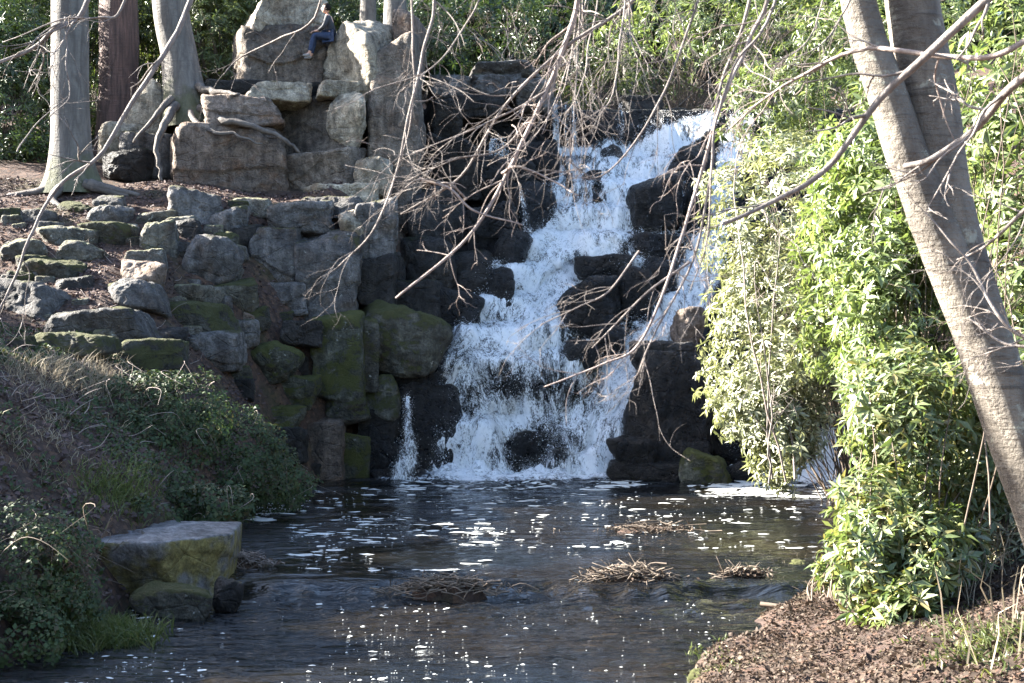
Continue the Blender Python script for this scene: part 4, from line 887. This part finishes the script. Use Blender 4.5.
# grey trunk at far left
Y = 32.0; z0 = float(terrain((70 - 512) / F * Y, Y)) - .1
t, b0 = trunk_tree('broadleaf_tree', 'straight grey trunk at the far left with mossy flared roots', [((72 - 512) / F * Y, Y, z0), *(P(x, y, Y) for x, y in ((71, 150), (70, 80), (70, 0), (68, -150), (72, -330)))], [.48, .43, .415, .40, .34, .2], 'trunkgrey', 3, flare=.75)
for k, pl in enumerate([[(60, 172), (40, 190), (10, 196)], [(85, 176), (110, 190), (130, 192)], [(66, 180), (60, 205), (76, 235)], [(90, 170), (118, 178), (140, 180)]]):
    w_ = [P(x, y, Y - .3) for x, y in pl]
    w_ = [np.array([p[0], Y - .35 - .45 * i * (k == 2) - .05 * i, 0]) for i, p in enumerate(w_)]
    for i, p in enumerate(w_): p[2] = terrain(p[0], p[1]) + (.22, .08, -.02)[i]
    limb(t, b0, w_, (.13, .05), 'root', 70 + k, 'root')
limb(t, b0, [P(70, -160, Y), P(160, -260, Y + 1), P(260, -330, Y + 1)], (.16, .03), 'trunkgrey', 75, twigs=8, tl=1.5)
limb(t, b0, [P(70, -120, Y), P(0, -230, Y), P(-90, -300, Y - 1)], (.16, .03), 'trunkgrey', 76, twigs=8, tl=1.5)
# fir trunk
Y = 37.0; z0 = float(terrain((119 - 512) / F * Y, Y)) - .2
trunk_tree('conifer_tree', 'reddish brown fir trunk with furrowed bark behind the bleached stones', [((119 - 512) / F * Y, Y, z0), *(P(x, y, Y) for x, y in ((119, 110), (119, 40), (118, -60), (118, -300)))], [.60, .52, .50, .45, .28], 'fir', 5, rough=.12, flare=.35)
# tree standing on the rocks
Y = 34.4; 
t, b0 = trunk_tree('broadleaf_tree', 'grey leaning trunk growing on top of the outcrop with spread roots', [P(190, 128, Y), P(184, 92, Y), P(179, 55, Y), P(170, 0, Y), P(166, -120, Y), P(170, -300, Y)], [.60, .50, .43, .42, .36, .2], 'trunkgrey', 8, flare=.5, rough=.07)
for k, (pl, ra) in enumerate([([(200, 108, 33.9), (222, 121, 33.1), (250, 127, 32.95), (285, 139, 32.95), (300, 152, 33.0)], (.11, .03)),
     ([(176, 105, 33.8), (164, 125, 33.2), (158, 150, 32.95), (162, 180, 32.8)], (.12, .035)), ([(190, 112, 33.6), (205, 130, 33.0), (235, 136, 32.9), (262, 144, 32.9)], (.075, .02)), ([(172, 98, 33.8), (152, 120, 33.5), (134, 142, 33.3)], (.09, .03)), ([(196, 88, 34.0), (215, 93, 33.6), (240, 94, 33.2)], (.12, .03))]):
    limb(t, b0, [P(*p) for p in pl], ra, 'root', 80 + k, 'root', kk=6, jit=.08)
limb(t, b0, [P(170, -60, Y), P(240, -180, Y + 1), P(330, -250, Y + 1)], (.16, .03), 'trunkgrey', 86, twigs=8, tl=1.5)
# slim trunks beyond
for px, Yt, rd, lab in ((395, 36.5, .30, 'slim grey trunk rising behind the rock pillar'), (368, 38, .22, 'thin dark trunk behind the seated person'), (628, 43, .13, 'very thin pale trunk behind the cascade lip')):
    trunk_tree('broadleaf_tree', lab, [np.array([(px - 512) / F * Yt, Yt, float(terrain((px - 512) / F * Yt, Yt)) - .2]), P(px, 20, Yt), P(px + 3, -150, Yt), P(px - 2, -300, Yt)], [rd * 1.3, rd, rd * .8, rd * .5], 'trunkgrey', px, rough=.05, flare=.3)

# near twin stemmed beech at right
Y = 9.0; g = float(terrain(3.55, 9.0)) - .15
t, b0 = trunk_tree('beech_tree', 'leaning twin stemmed beech at the right edge, bark lit from the left', [(3.66, 9.0, g), P(1092, 640, Y), P(1058, 548, Y), P(1022, 453, Y), P(979, 325, Y), P(943, 200, Y + .03), P(929, 100, Y + .08), P(912, 0, Y + .1), P(895, -150, Y + .1), P(905, -420, Y)], [.26, .20, .185, .178, .178, .18, .178, .17, .16, .09], 'beech', 12, n=28, rough=.06, flare=.3)
limb(t, b0, [P(985, 345, Y - .02), P(950, 260, Y - .05), P(919, 185, Y - .06), P(888, 95, Y - .04), P(858, 0, Y), P(825, -150, Y - .1), P(790, -330, Y - .3)], (.17, .085), 'beech', 13, 'stem', kk=10, jit=.015)
limb(t, b0, [P(902, -200, Y), P(760, -330, Y - .2), P(560, -300, Y - .3), P(420, -240, Y - .2)], (.09, .02), 'beech', 14, 'limb', twigs=10, tl=.8)
limb(t, b0, [P(910, -120, Y), P(1040, -260, Y - .2), P(1200, -300, Y - .5)], (.09, .02), 'beech', 15, 'limb', twigs=6, tl=.8)

# bare tree off to the right whose boughs hang into the view
b_ = np.array([4.3, 5.6, float(terrain(4.3, 5.6)) - .1])
t, b0 = trunk_tree('bare_tree', 'leafless tree whose thin drooping twigs hang across the cascade', [b_, b_ + [-.05, .1, 2], b_ + [-.3, .2, 4], b_ + [-.6, .3, 6], b_ + [-.8, .3, 9]], [.24, .19, .16, .12, .05], 'twig', 21, flare=.3)
A_ = b_ + [-.62, .3, 6.0]
limb(t, b0, [A_, P(1000, -420, 6.2), P(760, -330, 6.6), P(560, -260, 6.8), P(380, -230, 6.8)], (.10, .025), 'twig', 22, 'limb', twigs=6)
BR = [  # (points px,py,Y ; radii ; twigs)
    ([(600, -270, 6.8), (592, -80, 6.8), (578, 0, 6.8), (545, 92, 6.75), (510, 169, 6.7), (466, 239, 6.6), (396, 298, 6.5)], (.016, .005), 14, .35),
    ([(700, -300, 6.7), (668, -70, 6.8), (633, 0, 6.8), (567, 46, 6.8), (505, 105, 6.7), (462, 175, 6.7), (400, 215, 6.7)], (.013, .003), 12, .45),
    ([(450, -250, 6.8), (440, -60, 6.8), (435, 0, 6.8), (418, 66, 6.7), (402, 154, 6.7), (374, 228, 6.6), (339, 266, 6.6)], (.010, .003), 5, .3),
    ([(420, -240, 6.8), (411, -20, 6.9), (413, 90, 6.9), (404, 150, 6.9), (385, 200, 6.9)], (.007, .002), 3, .25),
    ([(760, -330, 6.5), (715, -60, 6.5), (697, 0, 6.5), (664, 92, 6.45), (633, 145, 6.4), (598, 178, 6.4), (574, 169, 6.4)], (.008, .002), 6, .4),
    ([(800, -340, 6.4), (775, -40, 6.4), (750, 40, 6.4), (721, 105, 6.3), (694, 193, 6.3), (668, 280, 6.2), (638, 345, 6.2), (600, 366, 6.2), (547, 384, 6.2)], (.011, .003), 9, .35),
    ([(790, -340, 6.5), (755, -20, 6.5), (722, 85, 6.5), (710, 180, 6.4), (692, 262, 6.4), (657, 330, 6.3), (640, 372, 6.3)], (.009, .003), 8, .35),
    ([(820, -350, 6.2), (780, -20, 6.2), (736, 64, 6.2), (715, 130, 6.2), (706, 240, 6.2), (690, 290, 6.2)], (.008, .002), 5, .35),
    ([(545, 92, 6.75), (510, 112, 6.7), (470, 130, 6.6), (414, 152, 6.6)], (.006, .002), 7, .35),
    ([(530, 118, 6.75), (500, 150, 6.7), (455, 160, 6.6), (405, 182, 6.6)], (.006, .002), 6, .35),
    ([(466, 200, 6.7), (449, 184, 6.65), (418, 180, 6.6), (396, 196, 6.6)], (.006, .002), 5, .25),
    ([(500, 175, 6.7), (517, 167, 6.6), (548, 178, 6.6), (580, 194, 6.5)], (.007, .003), 2, .2),
    ([(418, 180, 6.65), (449, 190, 6.6), (475, 211, 6.6), (519, 228, 6.5)], (.008, .003), 2, .2),
    ([(640, 250, 6.3), (610, 290, 6.25), (575, 310, 6.2), (540, 325, 6.2)], (.005, .002), 4, .3),
    ([(690, 262, 6.4), (650, 290, 6.35), (610, 330, 6.3), (590, 350, 6.3)], (.006, .002), 6, .3),
]
rb = np.random.default_rng(404)
for k in range(9):
    x0 = rb.uniform(440, 900); Yb = rb.uniform(6.3, 7.6); ln_ = rb.uniform(60, 200); dx = rb.normal(-60, 50)
    BR.append(([(x0 - dx * .4, -260, Yb), (x0, -40, Yb), (x0 + dx * .35, ln_ * .35, Yb), (x0 + dx * .8, ln_ * .8, Yb - .1), (x0 + dx * 1.5, ln_, Yb - .15)], (.006, .002), 7, .4))
for k, (pl, ra, tw, tl) in enumerate(BR):
    limb(t, b0, [P(*p) for p in pl], ra, 'twigpale' if k in (0, 5, 11, 12) else 'twig', 200 + k, 'branch', int(tw * 1.7), tl, kk=7, lvl=2, jit=.02)
BR2 = [ # stouter boughs crossing the twin trunk, from the same tree
    ([A_ + [-.1, 0, -1.5], P(1150, -120, 5.8), P(1035, -40, 6.0), P(984, 2, 6.1), P(920, 62, 6.2), P(879, 100, 6.3), P(830, 165, 6.4), P(784, 196, 6.4), P(727, 220, 6.4)], (.027, .009), 9, .4),
    ([A_ + [-.1, 0, -2.2], P(1130, 10, 5.7), P(1024, 75, 6.0), P(975, 130, 6.2), P(935, 158, 6.3), P(903, 168, 6.4)], (.022, .013), 6, .4),
    ([P(1060, 20, 6.0), P(980, 60, 6.2), P(870, 48, 6.6), P(800, 78, 6.8), P(765, 98, 7.0), P(722, 136, 7.1)], (.015, .004), 12, .5),
    ([P(1080, 160, 5.9), P(1020, 215, 6.1), P(985, 245, 6.3), P(955, 262, 6.4)], (.012, .003), 6, .4),
    ([P(1090, 300, 5.9), P(1030, 335, 6.1), P(990, 305, 6.2), P(960, 250, 6.3), P(925, 215, 6.4)], (.012, .003), 6, .35),
    ([P(1100, 380, 5.8), P(1040, 350, 6.0), P(1000, 340, 6.1), P(968, 318, 6.2)], (.010, .003), 6, .3),
]
for k, (pl, ra, tw, tl) in enumerate(BR2):
    limb(t, b0, pl, ra, 'twig' if k != 2 else 'twigpale', 230 + k, 'branch', tw, tl, kk=8, lvl=2, jit=.03)
# bare tree off to the left
b_ = np.array([-6.9, 11.2, float(terrain(-6.9, 11.2)) - .1])
t, b0 = trunk_tree('bare_tree', 'leafless tree on the left bank reaching thin branches into the upper left', [b_, b_ + [.1, 0, 2], b_ + [.3, .1, 4], b_ + [.5, .2, 7]], [.22, .17, .13, .05], 'twig', 31, flare=.3)
limb(t, b0, [b_ + [.25, .1, 4.2], P(-30, -130, 11.2), P(150, -160, 11.2), P(330, -120, 11.4), P(450, -140, 11.6)], (.07, .02), 'twig', 32, 'limb', twigs=8, tl=.8)
BL = [([(190, -150, 11.2), (194, -40, 11.2), (188, 3, 11.2), (164, 56, 11.1), (126, 111, 11.0), (97, 158, 10.9), (59, 187, 10.8), (20, 260, 10.7), (-10, 330, 10.7)], (.028, .008), 8, .5),
      ([(110, -150, 11.2), (88, 0, 11.1), (59, 26, 11.0), (30, 50, 11.0), (0, 62, 10.9), (-40, 70, 10.8)], (.024, .010), 8, .5),
      ([(150, -150, 11.3), (123, 0, 11.2), (100, 18, 11.1), (60, 20, 11), (0, 44, 11)], (.014, .004), 6, .5),
      ([(345, -120, 11.4), (320, 8, 11.6), (280, 38, 11.8), (240, 58, 12.0), (225, 74, 12.0)], (.012, .004), 7, .4),
      ([(60, 20, 11), (66, 60, 10.9), (70, 95, 10.9), (52, 115, 10.8)], (.008, .003), 3, .3),
      ([(20, 150, 10.8), (40, 120, 10.9), (70, 95, 11.0)], (.007, .002), 3, .3)]
for k, (pl, ra, tw, tl) in enumerate(BL):
    limb(t, b0, [P(*p) for p in pl], ra, 'twig', 260 + k, 'branch', tw, tl, kk=7, lvl=2, jit=.04)
# tangle of bare twigs over the stream head, and slender saplings behind the right trunk
def thicket(label, px0, px1, py0, py1, Y0, Y1, n, seed, hang=False):
    r = np.random.default_rng(seed); c = P((px0 + px1) / 2, py1, (Y0 + Y1) / 2); c[2] = terrain(c[0], c[1])
    t = thing('bare_shrub', c, label, 'shrub', 'bare twiggy shrubs above the falls')
    for k in range(n):
        Y = r.uniform(Y0, Y1); a = P(r.uniform(px0, px1), py1, Y); a[2] = min(a[2], max(float(terrain(a[0], a[1])), a[2] - 1.0)); e = P(r.uniform(px0, px1), r.uniform(py0, py0 + (py1 - py0) * .6), Y + r.normal(0, .5))
        md = (a + e) / 2 + r.normal(0, .35, 3)
        limb(t, c, [a, md, e, e + np.array([r.normal(0, .8), r.normal(0, .4), -r.uniform(.1, .9)])], (.018 if Y > 20 else .009, .003), ('twigpale' if k % 2 else 'twig') if Y > 20 else 'stem', seed * 31 + k, 'branch', 7, .9, kk=5, lvl=2, jit=.08, down=.1)
thicket('pale bare twigs above the stream right of the cascade lip', 640, 800, 0, 105, 37.5, 39.5, 13, 71)
thicket('dark bare twigs over the rock layers left of the cascade lip', 430, 610, -10, 75, 38, 40, 13, 72)
thicket('slender bare saplings behind the right trunk', 960, 1030, -20, 420, 13.2, 14.5, 6, 73)
thicket('thin bare canes in front of the laurel', 740, 800, 110, 420, 23, 23.6, 4, 74)
# small white stakes at the left edge
for k, (px, py) in enumerate([(4, 182), (9, 181), (16, 190), (22, 190), (28, 192), (34, 190), (11, 194)]):
    Yk = 30.5 + .1 * k; b = P(px, py + 3, Yk); b[2] = terrain(b[0], b[1])
    mb = MB(); mb.tube(np.array([[0, 0, -.1], [0, 0, .08], [.005, 0, .16]]), [.022, .022, .018], 8)
    tag(mb.build('stake', M['foam'], loc=b), 'short white stake in the ground at the far left edge', 'stake', 'white stakes at the left edge')
# ------------------------------------------------------------------ the person sitting on the outcrop
M['skin'] = plain('skin', (.45, .27, .20), .6, .08); M['hair'] = plain('dark_hair', (.012, .009, .008), .8, .2, .1)
M['jeans'] = plain('blue_jeans', (.02, .034, .075), .8, .3, scale=14); M['top'] = plain('grey_jacket', (.035, .035, .04), .8, .3, scale=10); M['shoe'] = plain('grey_shoe', (.22, .21, .20), .7, .3)
M['eye'] = plain('eye', (.02, .015, .012), .2, .1); M['cuff'] = plain('white_trim', (.6, .6, .58), .7, .1)
def skin(name, verts, edges, mat, parent, lv=2):
    me = bpy.data.meshes.new(name); me.from_pydata([v[:3] for v in verts], edges, []); o = bpy.data.objects.new(name, me); COL.objects.link(o); me.materials.append(mat)
    sm = o.modifiers.new('Skin', 'SKIN'); sm.use_smooth_shade = True; ss_ = o.modifiers.new('Sub', 'SUBSURF'); ss_.levels = lv; ss_.render_levels = lv
    for i, v in enumerate(verts): me.skin_vertices[0].data[i].radius = v[3] if isinstance(v[3], tuple) else (v[3], v[3]); me.skin_vertices[0].data[i].use_root = (i == 0)
    o.parent = parent; return o
_v = ROCKS['bright sunlit pale boulder the person sits on'][1]; _px = 512 + _v[:, 0] / _v[:, 1] * F; _k = np.nonzero(abs(_px - 328) < 4)[0]; _j = _k[np.argmax(_v[_k, 2] - .15 * _v[_k, 1])]; seat = _v[_j] + [0, 0, -.03]; per_px = 341.5 - (seat[2] - 3) / seat[1] * F
per = thing('person', seat, 'person in blue jeans and grey jacket sitting on the sunlit boulder, legs dangling', 'person')
# local frame: x to the right of the picture, -y towards the viewer, z up ; faces -x
hip = (0, 0, .10)
def fingers(vs, es, palm, dirv, side, s=1):
    pb = len(vs) - 1; d = np.array(dirv); sd = np.array(side)
    for k, (o, l) in enumerate(((-.03, .062), (-.01, .072), (.01, .068), (.03, .055))):
        a = np.array(palm) + d * .045 + sd * o; b = a + d * l * .55 + np.array([0, 0, -.006]); c = b + d * l * .45 + np.array([0, 0, -.02])
        i = len(vs); vs += [(*a, .0095), (*b, .0085), (*c, .007)]; es += [(pb, i), (i, i + 1), (i + 1, i + 2)]
    a = np.array(palm) + sd * -.035 - d * .005; b = a + d * .035 + sd * -.018; i = len(vs); vs += [(*a, .011), (*b, .0085)]; es += [(pb, i), (i, i + 1)]
bv = [(*hip, (.16, .13)), (-.03, 0, .30, (.13, .105)), (-.07, 0, .50, (.15, .11)), (-.09, 0, .585, .058), (-.105, 0, .66, .052)]
be = [(0, 1), (1, 2), (2, 3), (3, 4)]
for s in (-1, 1):
    i = len(bv); bv += [(-.03, s * .10, .09, .085), (-.40, s * .13, .11, .058), (-.47, s * .14, -.12, .055), (-.52, s * .14, -.34, .038), (-.62, s * .15, -.385, .032)]
    be += [(0, i), (i, i + 1), (i + 1, i + 2), (i + 2, i + 3), (i + 3, i + 4)]
    i = len(bv); bv += [(-.08, s * .19, .52, .055), (-.16, s * .24, .28, .045), (-.33, s * .17, .20, .034), (-.38, s * .15, .20, (.034, .018))]
    be += [(2, i), (i, i + 1), (i + 1, i + 2), (i + 2, i + 3)]
    fingers(bv, be, bv[-1][:3], (-1, 0, -.25), (0, s * 1.0, 0))
skin('body', bv, be, M['skin'], per)
def head_mesh():
    D, Q = cube_sphere(16); V = D * [.095, .075, .118]
    x, y, z = D.T
    fx_ = np.maximum(-x, 0)
    V[:, 0] -= .030 * np.exp(-((y / .16) ** 2 + ((z + .08) / .22) ** 2)) * (x < 0)      # nose
    V[:, 0] += .012 * (np.exp(-(((y - .38) / .2) ** 2 + ((z - .12) / .16) ** 2)) + np.exp(-(((y + .38) / .2) ** 2 + ((z - .12) / .16) ** 2))) * (x < 0)   # eye sockets
    V[:, 0] -= .006 * np.exp(-((y / .3) ** 2 + ((z + .45) / .07) ** 2)) * (x < 0)       # lips
    V[:, 2] -= .018 * fx_ ** 2 * (z < -.3); V[:, 1] *= 1 - .22 * np.maximum(-z, 0)
    return V, Q
hc = np.array([-.135, 0, .775]); V, Q = head_mesh(); mb = MB(); mb.add(V + hc, Q); hd = mb.build('head', M['skin'], per)
for s in (-1, 1):
    D, Q = cube_sphere(5); mb = MB(); mb.add(D * [.008, .012, .009] + hc + [-.078, s * .030, .014], Q); mb.build('eye', M['eye'], hd)
    mb = MB(); mb.add(D * [.022, .010, .032] + hc + [.012, s * .076, -.004], Q); mb.build('ear', M['skin'], hd)
D, Q = cube_sphere(16); k = D.copy(); V = D * [.106, .088, .126] * (1 + .03 * fbm(D * 5, 2))[:, None]; cut = (D[:, 0] < -.25) & (D[:, 2] < .55); V[cut] *= .80; low = D[:, 2] < -.55; V[low] *= .85
mb = MB(); mb.add(V + hc + [.012, 0, .012], Q); mb.build('hair', M['hair'], hd)
jv = [(-.0, 0, .06, (.175, .145)), (-.03, 0, .30, (.148, .12)), (-.07, 0, .50, (.165, .125)), (-.088, 0, .575, .078)]; je = [(0, 1), (1, 2), (2, 3)]
for s in (-1, 1):
    i = len(jv); jv += [(-.08, s * .195, .52, .07), (-.16, s * .245, .28, .058), (-.31, s * .18, .205, .046)]; je += [(2, i), (i, i + 1), (i + 1, i + 2)]
skin('jacket', jv, je, M['top'], per)
tv = [(0, 0, .09, (.172, .15))]; te = []
for s in (-1, 1):
    i = len(tv); tv += [(-.05, s * .10, .09, .098), (-.41, s * .13, .11, .073), (-.47, s * .14, -.12, .066), (-.51, s * .14, -.30, .058)]; te += [(0, i), (i, i + 1), (i + 1, i + 2), (i + 2, i + 3)]
skin('jeans', tv, te, M['jeans'], per)
for s in (-1, 1):
    skin('shoe', [(-.50, s * .14, -.36, (.048, .05)), (-.58, s * .145, -.385, (.046, .042)), (-.69, s * .155, -.395, (.036, .030))], [(0, 1), (1, 2)], M['shoe'], per)
